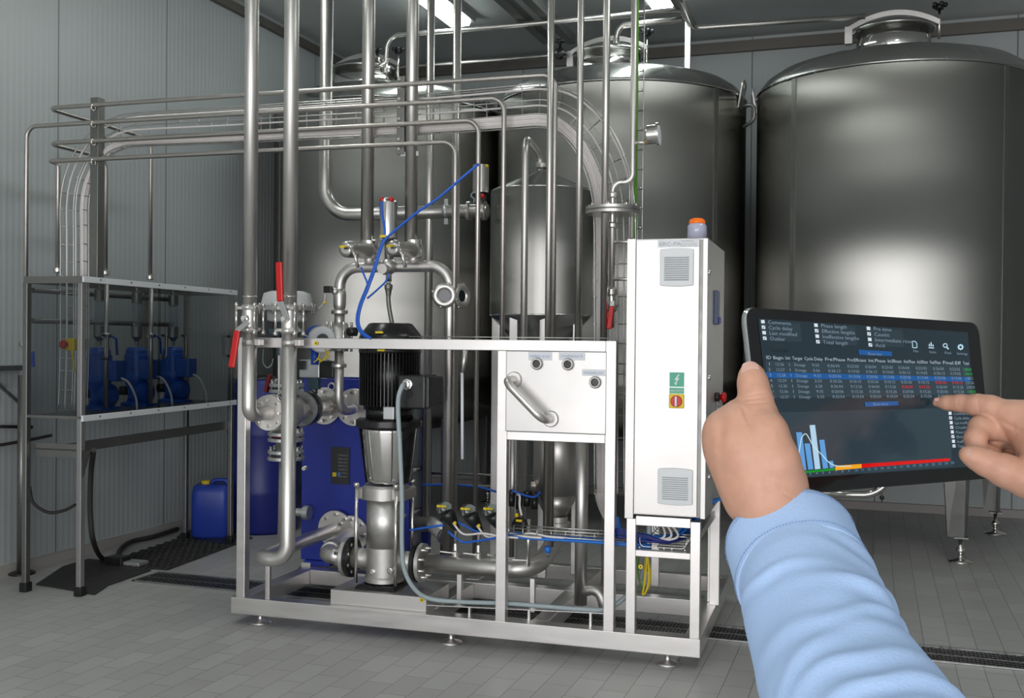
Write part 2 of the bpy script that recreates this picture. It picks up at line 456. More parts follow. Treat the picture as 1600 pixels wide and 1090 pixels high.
WB = wall_panels('ribbed_wall_panel_back', 0, (.47, .50, .50))

def tile_mat():
    m, nt, b = node_mat('grey_floor_tiles')
    ge = nt.nodes.new('ShaderNodeNewGeometry'); mp_ = nt.nodes.new('ShaderNodeMapping')
    mp_.inputs['Rotation'].default_value = (0, 0, rad(90)); nt.links.new(ge.outputs['Position'], mp_.inputs[0])
    br = nt.nodes.new('ShaderNodeTexBrick'); br.offset = .5; br.offset_frequency = 2
    br.inputs['Scale'].default_value = 1.0; br.inputs['Brick Width'].default_value = .245; br.inputs['Row Height'].default_value = .123
    br.inputs['Mortar Size'].default_value = .0022; br.inputs['Mortar Smooth'].default_value = .2; br.inputs['Bias'].default_value = 0
    br.inputs['Color1'].default_value = (.44, .43, .415, 1); br.inputs['Color2'].default_value = (.50, .49, .475, 1)
    br.inputs['Mortar'].default_value = (.25, .24, .23, 1)
    nt.links.new(mp_.outputs[0], br.inputs['Vector'])
    nz = nt.nodes.new('ShaderNodeTexNoise'); nz.inputs['Scale'].default_value = 1.1; nz.inputs['Detail'].default_value = 7
    nt.links.new(ge.outputs['Position'], nz.inputs['Vector'])
    mr = nt.nodes.new('ShaderNodeMapRange'); mr.inputs['To Min'].default_value = .84; mr.inputs['To Max'].default_value = 1.12
    nt.links.new(nz.outputs['Fac'], mr.inputs[0])
    mx = nt.nodes.new('ShaderNodeMix'); mx.data_type = 'RGBA'; mx.blend_type = 'MULTIPLY'; mx.inputs[0].default_value = 1
    nt.links.new(br.outputs['Color'], mx.inputs[6]); nt.links.new(mr.outputs[0], mx.inputs[7]); nt.links.new(mx.outputs[2], b.inputs['Base Color'])
    rr = nt.nodes.new('ShaderNodeMapRange'); rr.inputs['To Min'].default_value = .28; rr.inputs['To Max'].default_value = .55
    nt.links.new(nz.outputs['Fac'], rr.inputs[0]); nt.links.new(rr.outputs[0], b.inputs['Roughness'])
    bp = nt.nodes.new('ShaderNodeBump'); bp.inputs['Strength'].default_value = .5; bp.inputs['Distance'].default_value = .002; bp.invert = True
    nt.links.new(br.outputs['Fac'], bp.inputs['Height']); nt.links.new(bp.outputs[0], b.inputs['Normal'])
    return m
M['tiles'] = tile_mat()
M['ceil'] = mat('grey_ceiling_panel', (.76, .79, .78), .6, 0, noise=((.7, .7, .7), .08, .05, 0))
M['trim'] = mat('brownish_wall_channel', (.16, .145, .13), .5, .3, noise=((5, 5, 5), .2, .1, .1))
M['curb'] = mat('pale_wall_kerb', (.42, .39, .37), .6, 0, noise=((5, 5, 5), .12, .1, .1))

struct('floor', G().box(XL, XR, YF, YB, -.1, 0), 'tiles')
struct('ceiling', G().box(XL, XR, YF, YB, ZC, ZC + .1), 'ceil')
struct('wall_left', G().box(XL - .1, XL, YF, YB, 0, ZC), WL)
struct('wall_right', G().box(XR, XR + .1, YF, YB, 0, ZC), WL)
struct('wall_back', G().box(XL - .1, XR + .1, YB, YB + .1, 0, ZC), WB)
struct('wall_front', G().box(XL, -3.95, YF - .1, YF, 0, ZC).box(4.35, XR, YF - .1, YF, 0, ZC).box(-3.95, 4.35, YF - .1, YF, 3.15, ZC), WB)
# channel along the top of the walls, pale kerb along the bottom
zt = onY(1400, 53, YB - .03).z
struct('trim_1', G().box(XL, XR, YB - .05, YB, zt - .05, zt + .05), 'trim')
zt2 = onX(430, 47, XL).z
struct('trim_2', G().box(XL, XL + .05, YF, YB, zt2 - .035, zt2 + .035), 'trim')
struct('baseboard_back', G().box(XL, XR, YB - .05, YB, 0, .07), 'curb')
struct('baseboard_left', G().box(XL, XL + .04, YF, YB, 0, .06), 'curb')

# ceiling lamps: two in view, then three added out of view
M['tube'] = mat('lit_lamp_diffuser', (.9, .95, 1, 1), .4, 0, emit=(.90, 1.0, .98, 1), estr=14.0, noise=((1, 1, 1), 0, 0, 0))
M['tube_fill'] = mat('added_fill_lamp_diffuser', (.9, .95, 1, 1), .4, 0, emit=(.96, 1.0, .96, 1), estr=19.0, noise=((1, 1, 1), 0, 0, 0))  # glow of the added lamps out of view
def ceiling_lamp(x, y0, y1, label, mm='tube'):
    t = Thing('ceiling_light', label, 'lamp', None)
    t.part('housing', G().prism([(x - .14, y0, ZC), (x + .14, y0, ZC), (x + .13, y0, ZC - .05), (x - .13, y0, ZC - .05)], (0, y1 - y0, 0)), 'grey_alu')
    t.part('diffuser', G().prism([(x - .10, y0 + .03, ZC - .05), (x + .10, y0 + .03, ZC - .05), (x + .085, y0 + .03, ZC - .085), (x - .085, y0 + .03, ZC - .085)], (0, y1 - y0 - .06, 0)), mm)
a = onZ(721, 42, ZC - .08); b = onZ(1036, 14, ZC - .08)
ceiling_lamp(a.x, a.y - 1.55, a.y, 'long lit ceiling lamp above the left storage tank')
ceiling_lamp(b.x, b.y - 1.55, b.y, 'lit ceiling lamp at the top edge, right of the tall thin pipes')
for x_, y_, lb in ((a.x, 5.7, 'added fill lamp on the ceiling out of view, left'), (b.x - .6, 2.4, 'added fill lamp on the ceiling out of view, middle'), (b.x + 2.4, 5.6, 'added fill lamp on the ceiling out of view, right')):  # unseen lamps added to brighten the floor and skid
    ceiling_lamp(x_, y_ - 1.55, y_, lb, 'tube_fill')
# ------------------------------------------------------------------ floor drain and mats
M['grate'] = mat('drain_mesh_steel', (.45, .45, .45), .35, 1, noise=((30, 30, 30), .2, .1, 0))
M['pit'] = mat('dark_drain_pit', (.02, .02, .02), .7, 0, noise=((9, 9, 9), .2, .1, 0))
def grate(name, label, x0, x1, y0, y1, cat='drain', m='grate', step=.03, zt=.006, rimm='grate'):
    t = Thing(name, label, cat)
    t.part('frame', G().box(x0, x1, y0, y0 + .012, .001, zt + .003).box(x0, x1, y1 - .012, y1, .001, zt + .003)
           .box(x0, x0 + .012, y0, y1, .001, zt + .003).box(x1 - .012, x1, y0, y1, .001, zt + .003), rimm)
    t.part('pit', G().box(x0, x1, y0, y1, .0005, .0015), 'pit')
    g = G(); x = x0 + .02; s = 0
    while x < x1 - .02:
        y = y0 + .014 + (step / 2 if s % 2 else 0)
        while y + step * .55 < y1 - .012:
            g.add([(x, y, zt), (x + step * .55, y + step * .14, zt + .002), (x, y + step * .6, zt), (x - step * .12, y + step * .14, zt - .003)], [(0, 1, 2, 3)])
            y += step
        x += step * .62; s += 1
    g.box(x0, x1, (y0 + y1) / 2 - .003, (y0 + y1) / 2 + .003, .002, zt)
    t.part('mesh', g, m)
    return t
d0 = onZ(1430, 1008); d1 = onZ(1430, 1031)
yd0, yd1 = d1.y, d0.y
xa = onZ(215, 905).x
grate('floor_drain', 'long steel mesh drain channel crossing the tiles under the skid', xa, XR - .02, yd0, yd1)
m0, m1, m2 = onZ(262, 891), onZ(372, 850), onZ(216, 863)
t = Thing('drain_mat', 'black honeycomb rubber mat behind the dosing cabinet legs', 'mat')
mt = G(); ex = (m1 - m0).normalized(); L = (m1 - m0).length * 1.25; ey = V((-ex.y, ex.x, 0)); Wd = abs((m2 - m0).dot(ey))
mt.obox(m0 + ex * L / 2 + ey * Wd / 2 + V((0, 0, .004)), ex * L / 2, ey * Wd / 2, (0, 0, .003))
t.part('base', mt, 'rubber')
mg = G()
i = 0
while i * .05 < L - .03:
    j = 0
    while j * .05 < Wd - .03:
        mg.torus(m0 + ex * (.03 + i * .05) + ey * (.03 + j * .05 + (.02 if i % 2 else 0)) + V((0, 0, .009)), (0, 0, 1), .018, .004, 6, 4); j += 1
    i += 1
t.part('rings', mg, 'rubber')
sh = [onZ(x, y) for x, y in ((56, 914), (98, 886), (138, 874), (196, 880), (236, 892), (170, 915), (148, 930), (100, 921))]
single('rubber_sheet', 'flat dark rubber sheet on the floor beneath the dosing cabinet', 'mat', G().prism([p + V((0, 0, .002)) for p in sh], (0, 0, .006)), 'rubber')

# ------------------------------------------------------------------ storage tanks
def tank(c, R_, zb, zt, man_off, label, lug_angles, seams, leg0=45, knob=1, facing=0):
    cx, cy = c
    t = Thing('storage_tank', label, 'tank')
    body = t.part('body', G().lathe((cx, cy, 0), (0, 0, 1), [(R_ * .12, zb - .22), (R_ * .5, zb - .17), (R_ * .8, zb - .09), (R_ * .95, zb - .03), (R_, zb + .04), (R_, zb + .3), (R_, zt)], 96, close=False), 'tank')
    dp = [(R_ - .005, zt), (R_ + .012, zt + .004), (R_ + .012, zt + .016), (R_ - .012, zt + .05), (R_ - .05, zt + .10), (R_ - .13, zt + .155), (R_ - .28, zt + .205), (R_ * .45, zt + .27), (R_ * .2, zt + .30), (0, zt + .31)]
    t.part('dome', G().lathe((cx, cy, 0), (0, 0, 1), dp, 96, close=False), 'tank_dome')
    for a_ in seams:
        mw = G()
        d = V((math.sin(rad(a_)), -math.cos(rad(a_)), 0)); s_ = V((d.y, -d.x, 0))
        mw.obox(V((cx, cy, (zb + zt) / 2)) + d * (R_ + .001), s_ * .022, d * .004, (0, 0, (zt - zb) / 2))
        t.part('seam_strip', mw, 'dark_steel')
    # manhole
    mx, my = cx + man_off[0], cy + man_off[1]; rn = .268; z0 = zt + .20; z1 = zt + .44
    t.part('manhole_neck', G().lathe((mx, my, 0), (0, 0, 1), [(rn, z0), (rn, z1)], 48), 'polish')
    lid = t.part('manhole_lid', G().lathe((mx, my, 0), (0, 0, 1), [(rn + .025, z1), (rn + .035, z1 + .012), (rn + .02, z1 + .03), (rn * .7, z1 + .075), (rn * .3, z1 + .098), (0, z1 + .102)], 48), 'tank_dome')
    br = G(); n = 16; rows = []
    for i in range(n + 1):
        s_ = -1 + 2 * i / n
        x = mx + s_ * (rn + .06); z = z1 + .05 + .10 * (1 - s_ * s_)
        rows.append([V((x, my - .022, z - .02)), V((x, my + .022, z - .02)), V((x, my + .022, z + .02)), V((x, my - .022, z + .02))])
    br.grid(rows, True, smooth=False)
    t.part('clamp_bar', br, 'frame', under=lid)
    t.part('hinge', G().box(mx - rn - .085, mx - rn - .03, my - .03, my + .03, z1 - .06, z1 + .07), 'frame', under=lid)
    kx = mx + rn + .055
    if knob:
        t.part('clamp_rod', G().cyl((kx, my, z1 - .07), (kx, my, z1 + .17), .011), 'bolt', under=lid)
        kb = G().cyl((kx, my, z1 + .15), (kx, my, z1 + .19), .03)
        for i in range(5):
            a_ = i * 2 * math.pi / 5
            kb.ball((kx + .04 * math.cos(a_), my + .04 * math.sin(a_), z1 + .182), .02, 8)
        t.part('knob', kb, 'black', under=lid)
    for a_ in lug_angles:
        d = V((math.sin(rad(a_)), -math.cos(rad(a_)), 0)); s_ = V((d.y, -d.x, 0)); p = V((cx, cy, zt - .03)) + d * (R_ + .0)
        lg = G(); pts = []
        for i in range(9):
            an = math.pi * i / 8
            pts.append(p + d * .03 + s_ * .05 * math.cos(an) + V((0, 0, .11 + .05 * math.sin(an))))
        pts = [p + s_ * .05 + V((0, 0, -.06))] + pts + [p - s_ * .05 + V((0, 0, -.06))]
        inner = [p + d * .03 + s_ * .018 * math.cos(2 * math.pi * i / 12) + V((0, 0, .11 + .018 * math.sin(2 * math.pi * i / 12))) for i in range(12)]
        lg.prism(pts, d * .012); lg.torus(p + d * .036 + V((0, 0, .11)), d, .020, .006, 16, 6)
        lg.prism([q - d * .0015 for q in inner], d * .016)
        t.part('lifting_lug', lg, 'frame')
    for k in range(4):
        a_ = leg0 + 90 * k
        d = V((math.sin(rad(a_)), -math.cos(rad(a_)), 0)); s_ = V((d.y, -d.x, 0)); p = V((cx, cy, 0)) + d * (R_ - .08)
        lb = G()
        o1, o2 = .13, .075
        for sg in (-1, 1):
            w = s_ * sg
            lb.add([p + V((0, 0, zb + .18)) + d * .06, p + V((0, 0, zb + .18)) + w * o1 - d * .06, p + V((0, 0, .17)) + w * o2 - d * .04, p + V((0, 0, .17)) + d * .04,
                    p + V((0, 0, zb + .18)) + d * .05, p + V((0, 0, zb + .18)) + w * o1 - d * .07, p + V((0, 0, .17)) + w * o2 - d * .05, p + V((0, 0, .17)) + d * .03],
                   [(0, 1, 2, 3), (4, 5, 6, 7), (0, 1, 5, 4), (1, 2, 6, 5), (2, 3, 7, 6), (3, 0, 4, 7)])
        lb.box(p.x - .045, p.x + .045, p.y - .045, p.y + .045, .165, .175)
        lg = t.part('leg', lb, 'dark_steel')
        t.part('levelling_foot', G().lathe(p, (0, 0, 1), [(.085, 0), (.085, .006), (.03, .022), (.014, .03), (.014, .055), (.03, .07), (.032, .082), (.028, .095), (.014, .105), (.014, .17)], 24), 'bolt', under=lg)
    return t
ZB, ZT, RT_ = .90, 3.42, 1.02
tank((-4.10, 8.56), RT_, ZB, ZT, (-.22, -.1), 'leftmost of three big steel storage tanks, behind the pump skid', (), (-42,), 40)
tank((-2.03, 8.63), RT_, ZB, ZT, (-.1, -.05), 'middle steel storage tank, partly hidden by the tall pipes', (78,), (58,), 45)
tank((.10, 8.70), RT_, ZB, ZT, (0, -.15), 'big steel storage tank on the right behind the tablet', (-88, 76), (-42, 46), 30)
single('tank_hook', 'small hook bracket on the right shoulder of the middle tank', 'hook',
       G().tube(fillet([V((-.99, 8.3, 3.32)), V((-.90, 8.26, 3.32)), V((-.90, 8.26, 3.20)), V((-.985, 8.3, 3.16))], .04), .014), 'dark_steel')

# ------------------------------------------------------------------ pipes under the ceiling
def pline(px, y): return [onY(a, b, y) for a, b in px]
def pipe(label, pts, r, m='pipe', f=.09, n=16, mb=G, name='steel_pipe', cat='pipe', group=None, collars=()):
    pp = fillet(pts, f) if f else pts
    if not collars:
        return single(name, label, cat, mb().tube(pp, r, n), m, group)
    t = Thing(name, label, cat, group)
    t.part('tube', mb().tube(pp, r, n), m)
    for p, ax, rr, h in collars:
        p = V(p); ax = V(ax).normalized()
        t.part('collar', mb().slathe(p - ax * h / 2, ax, [(rr * .94, 0), (rr, h * .15), (rr, h * .85), (rr * .94, h)], 24), 'bolt')
    return t
yp = 8.2
q = pline([(603, 112), (604, 56), (700, 49), (1064, 15.5)], yp)
pipe('pale pipe rising from the left tank and crossing below the ceiling lamp', q, .022, 'pipe', .12, collars=[(onY(603, 96, yp), (0, 0, 1), .036, .03), (onY(603, 110, yp), (0, 0, 1), .045, .05)])
q = [onY(962, 68, 8.3), onY(966, 40, 8.3), onY(1066, 31, 8.3)]
pipe('yellowish pipe curving down into the middle tank lid', q, .024, 'pipe', .12)
pipe('level pipe low under the ceiling ending left of the middle tank lid', pline([(500, 121), (640, 104), (873, 86)], 9.2), .022, 'pipe', 0)
q = [onY(1084, 44, 8.35), onY(1352, 25.5, 8.35)]
pipe('thin pale pipe running right to the lid of the right tank', [q[0] + V((-.02, -.4, .1)), q[0], q[1]], .02, 'pipe', .06)
for (px, lab) in (((855, 62), 'left of two dark ceiling channels slanting above the tall pipes'), ((893, 62), 'right of two dark ceiling channels slanting above the tall pipes')):
    e = onZ(px[0], px[1], 4.15)
    single('ceiling_channel', lab, 'channel', G().box(e.x - .04, e.x + .04, 1.5, e.y, 4.11, 4.19), 'dark_steel', bevel=.005)
for k, lab in enumerate(('leftmost of three dark pipes slanting under the ceiling right of the cable ladder', 'middle of three dark pipes slanting under the ceiling right of the cable ladder', 'rightmost of three dark pipes slanting under the ceiling right of the cable ladder')):
    e = onZ(1070 + 8 * k, 30 + 6 * k, 4.1)
    single('steel_pipe', lab, 'pipe', G().cyl((e.x, 2.0, 4.1), (e.x, e.y, 4.1), .022), 'dark_steel')
e = onY(1075, 60, 8.6)
single('hanger_bar', 'pale vertical hanger bar between the middle and right tanks near the ceiling', 'bracket', G().box(e.x - .022, e.x + .022, 8.58, 8.62, 3.6, onY(1075, 28, 8.6).z), 'frame')
tv = Thing('shutoff_valve', 'small black topped valve beside the lid of the left tank', 'valve')
p = onY(594, 100, 8.15)
tv.part('body', G().cyl(p - V((.06, 0, .03)), p + V((.05, 0, 0)), .014).cyl(p, p + V((-.03, 0, .09)), .012), 'bolt')
kb = G()
for i in range(4): kb.ball(p + V((-.04 + .03 * math.cos(i * 1.57), .03 * math.sin(i * 1.57), .12)), .024, 8)
tv.part('knob', kb, 'black')
tv = Thing('shutoff_valve', 'black valve at the end of the slanting ceiling channels by the middle tank', 'valve')
p = onY(875, 84, 8.5)
tv.part('body', G().ball(p, .05, 10).cyl(p - V((.09, 0, 0)), p + V((.06, 0, 0)), .02), 'black')
tv.part('knob', G().lathe(p, (0, 0, 1), [(.012, 0), (.012, .09), (.045, .095), (.045, .115)], 12), 'black')
# outlet pipe under the right tank, with a little drain tap
q = [onY(1215, 771, 7.5), onY(1362, 773, 7.5), onY(1386, 757, 7.5), onY(1391, 715, 7.6), V((.1, 8.7, ZB - .24))]
pipe('polished outlet pipe bending upward beneath the tablet', q, .024, 'polish', .08)
p = onY(1378, 777, 7.5)
t = Thing('drain_tap', 'tiny black drain tap under the outlet pipe below the tablet', 'tap')
t.part('knob', G().ball(p, .016, 10), 'black'); t.part('stem', G().cyl(p - V((0, 0, .035)), p + V((0, 0, .03)), .005), 'dark_steel')
q = [onY(x, y, 8.4) for x, y in ((1486, 740), (1490, 770), (1494, 786), (1499, 780), (1500, 755), (1496, 735))]
single('loose_cable', 'thin white cable looped beside the leg of the right tank', 'cable', G().tube(smooth_path(q), .006, 8), 'white_cable')

# ------------------------------------------------------------------ the pump skid
LX = 2.44; LY = 1.40
def fx(px, py, ly=0.0): return S(px, py, ly).x
def fz(px, py, ly=0.0): return S(px, py, ly).z
t = Thing('skid_frame', 'brushed steel skid frame with posts standing on the tiled floor', 'frame')
bz0, bz1 = .055, .142
t.part('base_beam', K().box(0, LX, 0, .08, bz0, bz1), 'frame', bevel=.004)
t.part('base_beam', K().box(0, LX, LY - .08, LY, bz0, bz1), 'frame', bevel=.004)
t.part('base_beam', K().box(0, .08, .08, LY - .08, bz0, bz1), 'frame', bevel=.004)
t.part('base_beam', K().box(LX - .08, LX, .08, LY - .08, bz0, bz1), 'frame', bevel=.004)
t.part('cross_beam', K().box(.08, LX - .08, .72, .80, bz0, bz1), 'frame', bevel=.004)
for x in (1.02, 1.62):
    t.part('cross_beam', K().box(x, x + .08, .08, .72, bz0, bz1), 'frame', bevel=.004)
    t.part('cross_beam', K().box(x, x + .08, .80, LY - .08, bz0, bz1), 'frame', bevel=.004)
for (px, py, ly) in ((407, 975, .07), (705, 1008, .05), (1043, 1043, .05), (1120, 935, LY - .05), (480, 880, LY - .05)):
    c = S(px, py, ly); c = V((c.x, ly, 0))
    f = t.part('levelling_foot', K().lathe(c, (0, 0, 1), [(.055, 0), (.056, .004), (.048, .010), (.016, .018), (.013, .026), (.013, .056)], 28), 'frame')
    t.part('stem', K().cyl(c + V((0, 0, .018)), c + V((0, 0, .056)), .010), 'bolt', under=f)
zr0, zr1 = fz(660, 546), fz(660, 529.5)
PT = .05
def post(px, pyb, ztop, w=.05, ly=0.0, name='post'):
    x = fx(px, pyb, ly); t.part(name, K().box(x - w / 2, x + w / 2, ly + .002, ly + .002 + PT, bz1 - .001, ztop), 'frame', bevel=.003); return x
xl = post(376.5, 700, zr1 + .0)
xm = post(783.5, 700, zr0)
xr_ = post(953, 700, zr1)
t.part('top_rail', K().box(xl + .025, xr_ - .025, .002, .052, zr0, zr1), 'frame', bevel=.003)
t.part('rail_stub', K().box(xl - .06, xl - .025, .012, .04, zr0 + .01, zr1 - .01), 'frame')
zb0, zb1 = fz(870, 690), fz(870, 676)
t.part('lower_rail', K().box(xm + .025, xr_ - .025, .002, .052, zb0, zb1), 'frame', bevel=.003)
# two rear posts and a rear rail inside the skid
for px, ly in ((1112, .72),):
    x = fx(px, 860, ly); t.part('post', K().box(x - .022, x + .022, ly, ly + .045, bz1, fz(1112, 790, ly)), 'frame', bevel=.003)
x = fx(1024, 900, 1.0); t.part('post', K().box(x - .022, x + .022, .98, 1.02, bz1, fz(1024, 812, 1.0)), 'frame', bevel=.003)
x = LX * .27; t.part('post', K().box(x, x + .04, LY - .06, LY - .02, bz1, 1.0), 'dark_steel', bevel=.003)
# small round earthing stickers
for px, py, ly in ((494, 536, -.001), (1001, 885, -.001), (659, 937, .036)):
    c = S(px, py, ly); rr = mp(c, 3.6)
    f = t.part('sticker', K().cyl(c, c + V((0, -.002, 0)), rr, n=20), 'yellow', 'round yellow sticker')
    t.part('sticker_dot', K().cyl(c + V((0, -.002, 0)), c + V((0, -.003, 0)), rr * .35, n=12), 'black', under=f)
# thin cable rack lying on top of the rail
cr = K()
for dy in (.0, .06):
    cr.tube([V((fx(640, 528, dy), dy, zr1 + .012)), V((fx(955, 531, dy), dy, zr1 + .012))], .0025, 6)
x = fx(640, 528)
while x < fx(955, 531):
    cr.tube([V((x, 0, zr1 + .012)), V((x, .06, zr1 + .012))], .0025, 6); x += .1
t.part('cable_rack', cr, 'wire')
SKIDT = t

# sampling panel with three ports and the bent pipe
t = Thing('port_board', 'square steel panel with three ports and a slanted bent pipe', 'panel')
x0, x1 = fx(790.5, 600), fx(947.5, 600)
t.part('sheet', K().box(x0, x1, -.0015, .006, zb1, zr0), 'sheet')
bl = K(); e = .0035
for a, b, c, d in ((x0, x1, zr0 - e, zr0), (x0, x1, zb1, zb1 + e), (x0, x0 + e, zb1, zr0), (x1 - e, x1, zb1, zr0)):
    bl.box(a, b, -.0022, .0, c, d)
t.part('joint_line', bl, 'dark_steel')
for px, py in ((839.5, 568), (888, 569), (930.5, 597)):
    c = S(px, py, -.002); r_ = mp(c, 9)
    f = t.part('port', K().lathe(c, (0, -1, 0), [(r_, 0), (r_, .018), (r_ * .9, .022), (r_ * .72, .022), (r_ * .62, .012), (r_ * .62, .0)], 28, close=False), 'pipe_dull')
    t.part('port_ring', K().torus(c + V((0, -.012, 0)), (0, 1, 0), r_ * .98, .0022, 28, 6), 'dark_steel', under=f)
    t.part('port_bore', K().cyl(c + V((0, -.004, 0)), c + V((0, -.006, 0)), r_ * .60, n=24), 'black', under=f)
for px, py, w, h, tx in ((844, 556, 38, 13, 'RAFFREDD. ACQUA'), (893.5, 556, 42, 13, 'CONDENSATE'), (927.5, 582, 37, 10, 'PRESSURE LINE')):
    c = S(px, py, -.0022); wx, hz = mp(c, w), mp(c, h)
    f = t.part('name_label', K().box(c.x - wx / 2, c.x + wx / 2, -.004, -.0016, c.z - hz / 2, c.z + hz / 2), 'label_white')
    tm = K(); add_text(tm, tx, V((c.x - wx * .42, -.0045, c.z - hz * .18)), V((hz * .42, 0, 0)), V((0, 0, hz * .42)), wx * .84)
    t.part('lettering', tm, 'ink_blue', under=f)
a = S(804, 593, 0); b = S(861, 654, 0); r_ = mp(a, 6.5)
f = t.part('bent_pipe', K().tube(fillet([a, a + V((-.015, -.11, 0)), b + V((-.01, -.11, 0)), b], .05, 9), r_, 20), 'pipe_dull')
for c in (a, b):
    t.part('pipe_flange', K().slathe(c, (0, -1, 0), [(r_ * 1.95, 0), (r_ * 1.95, .012), (r_ * 1.75, .016)], 28), 'sheet', under=f)

# ------------------------------------------------------------------ electrical cabinet
t = Thing('electrical_cabinet', 'tall pale steel electrical cabinet with two grey vents', 'cabinet')
cx0, cx1 = fx(978, 600, -.0), fx(1104, 600, -.0)
cxd = fx(992, 600); cx2 = fx(1091, 600); cx3 = fx(1096, 600)
cz0, cz1 = fz(1040, 806), fz(1040, 371.5)
CD = .74
t.part('body', K().box(cx0 + .002, cx3, .012, CD, cz0, cz1 - .004), 'sheet')
t.part('front_sheet', K().box(cxd + .001, cx2, -.006, .010, cz0 + .004, cz1 - .008), 'sheet', bevel=.002)
t.part('side_strip', K().box(cx0, cxd - .002, -.002, .012, cz0 - .02, cz1 - .002), 'sheet', bevel=.001)
t.part('gap', K().box(cx2, cx3, .004, .012, cz0, cz1 - .01), 'dark_steel')
dr = t.part('door', K().box(cx3, cx1, .0, CD, cz0 - .005, cz1 - .004), 'sheet', bevel=.002)
# side door handle, hinges, emergency stop, key ring
def side(px, py): return SX(px, py, cx1)
c = side(1117, 480)
t.part('door_handle', K().box(cx1, cx1 + .018, c.y - .055, c.y + .055, side(1117, 507).z, side(1117, 454).z), 'slate', under=dr, bevel=.004)
t.part('handle_button', K().box(cx1 + .018, cx1 + .026, c.y + .0, c.y + .045, side(1117, 505).z, side(1117, 495).z), 'blue_paint', under=dr, bevel=.002)
for py in (426, 590, 745):
    c = side(1107, py); t.part('hinge_pin', K().cyl(c + V((0, 0, -.012)), c + V((.004, 0, .012)), .008), 'bolt', under=dr)
c = side(1117, 620)
f = t.part('emergency_stop', K().cyl(c, c + V((.022, 0, 0)), .022), 'black', under=dr, label='black collar of a red emergency stop')
t.part('stop_button', K().lathe(c + V((.022, 0, 0)), (1, 0, 0), [(.014, 0), (.014, .01), (.026, .012), (.026, .024), (.018, .032), (0, .034)], 20), 'red', under=dr)
t.part('key_ring', K().torus(side(1119, 638) + V((.012, 0, 0)), (1, .3, 0), .028, .002, 20, 5).cyl(side(1118, 626) + V((.01, 0, 0)), side(1118, 634) + V((.01, 0, 0)), .002), 'bolt', under=dr)
# vents
def vent(px, py, w, h, n=11):
    c = S(px, py, -.008); wx, hz = mp(c, w) / 2, mp(c, h) / 2; pts = []
    for i in range(9):
        s_ = -1 + i / 4; pts.append(V((c.x + wx * s_, -.006, c.z + hz + .006 * (1 - s_ * s_))))
    for i in range(9):
        s_ = 1 - i / 4; pts.append(V((c.x + wx * s_, -.006, c.z - hz - .006 * (1 - s_ * s_))))
    f = t.part('vent', K().prism(pts, (0, -.012, 0)), 'vent', bevel=.003)
    t.part('filter', K().box(c.x - wx * .74, c.x + wx * .74, -.0186, -.0178, c.z - hz * .74, c.z + hz * .62), 'vent_gap', under=f)
    g = K(); z0 = c.z - hz * .72; st = hz * 1.36 / n
    for i in range(n):
        z = z0 + st * (i + .5)
        g.add([(c.x - wx * .74, -.0186, z + st * .42), (c.x + wx * .74, -.0186, z + st * .42), (c.x + wx * .74, -.0235, z - st * .16), (c.x - wx * .74, -.0235, z - st * .16),
               (c.x + wx * .74, -.0186, z - st * .2), (c.x - wx * .74, -.0186, z - st * .2)], [(0, 1, 2, 3), (3, 2, 4, 5)])
    t.part('louvres', g, 'vent', under=f)
    t.part('vent_badge', K().box(c.x - wx * .1, c.x + wx * .14, -.0195, -.018, c.z - hz * .94, c.z - hz * .84), 'label_white', under=f)
vent(1057.5, 417.5, 52, 56)
vent(1055, 760, 54, 54)
# label band with print, lightning sign, main switch
c = S(1060, 379.5, -.0065)
f = t.part('makers_label', K().box(fx(1028, 380, -.006), fx(1092, 380, -.006), -.0075, -.006, fz(1060, 386, -.006), fz(1060, 374, -.006)), 'label_white')
g = K()
for k, (px, py, w, h, tx) in enumerate(((1030, 384, 34, 8, 'ERC-PA'), (1064, 377.5, 20, 3, 'ENGINEERING'), (1064, 382, 24, 2.6, 'PROCESS EQUIPMENT'), (1064, 385, 26, 2.4, 'SERIAL NO  YEAR'))):
    p = S(px, py, -.0078); add_text(g, tx, p, V((mp(p, h), 0, 0)), V((0, 0, mp(p, h))), mp(p, w))
t.part('print', g, 'ink_grey', under=f)
sx0, sx1 = fx(1046, 600, -.007), fx(1069, 600, -.007)
zA, zB, zC_ = fz(1057, 581.5, -.007), fz(1057, 604, -.007), fz(1057, 614.5, -.007)
f = t.part('warning_sign', K().box(sx0, sx1, -.0078, -.006, zB, zA), 'green_sign', label='green sign with white lightning bolt')
cxm, czm, u = (sx0 + sx1) / 2, (zA + zB) / 2, (sx1 - sx0)
bolt_ = [(.10, .36), (-.16, -.02), (-.01, -.02), (-.12, -.24), (-.19, -.20), (-.08, -.40), (.04, -.22), (-.03, -.22), (.17, .10), (.02, .10), (.20, .36)]
t.part('lightning_bolt', K().prism([V((cxm + a * u, -.0079, czm + b * u)) for a, b in bolt_], (0, -.0008, 0)), 'label_white', under=f)
f = t.part('switch_label', K().box(sx0, sx1, -.0078, -.006, zC_, zB - .003), 'green_sign', label='green strip lettered MAIN SWITCH')
g = K(); add_text(g, 'MAIN SWITCH', V((sx0 + .003, -.0082, (zB + zC_) / 2 - .008)), V((.012, 0, 0)), V((0, 0, .014)), u - .006)
g.box(sx0 + .002, sx1 - .002, -.0082, -.0078, zB - .006, zB - .004)
t.part('lettering', g, 'label_white', under=f)
z0_, z1_ = fz(1057, 637.5, -.007), zC_ - .002
f = t.part('main_switch', K().box(sx0 - .001, sx1 + .001, -.016, -.006, z0_, z1_), 'yellow', bevel=.003, label='yellow plate with red rotary switch')
c = V((cxm, -.016, (z0_ + z1_) / 2)); r_ = (z1_ - z0_) * .40
t.part('rotary_knob', K().slathe(c, (0, -1, 0), [(r_, 0), (r_, .008), (r_ * .9, .012)], 28), 'red', under=f)
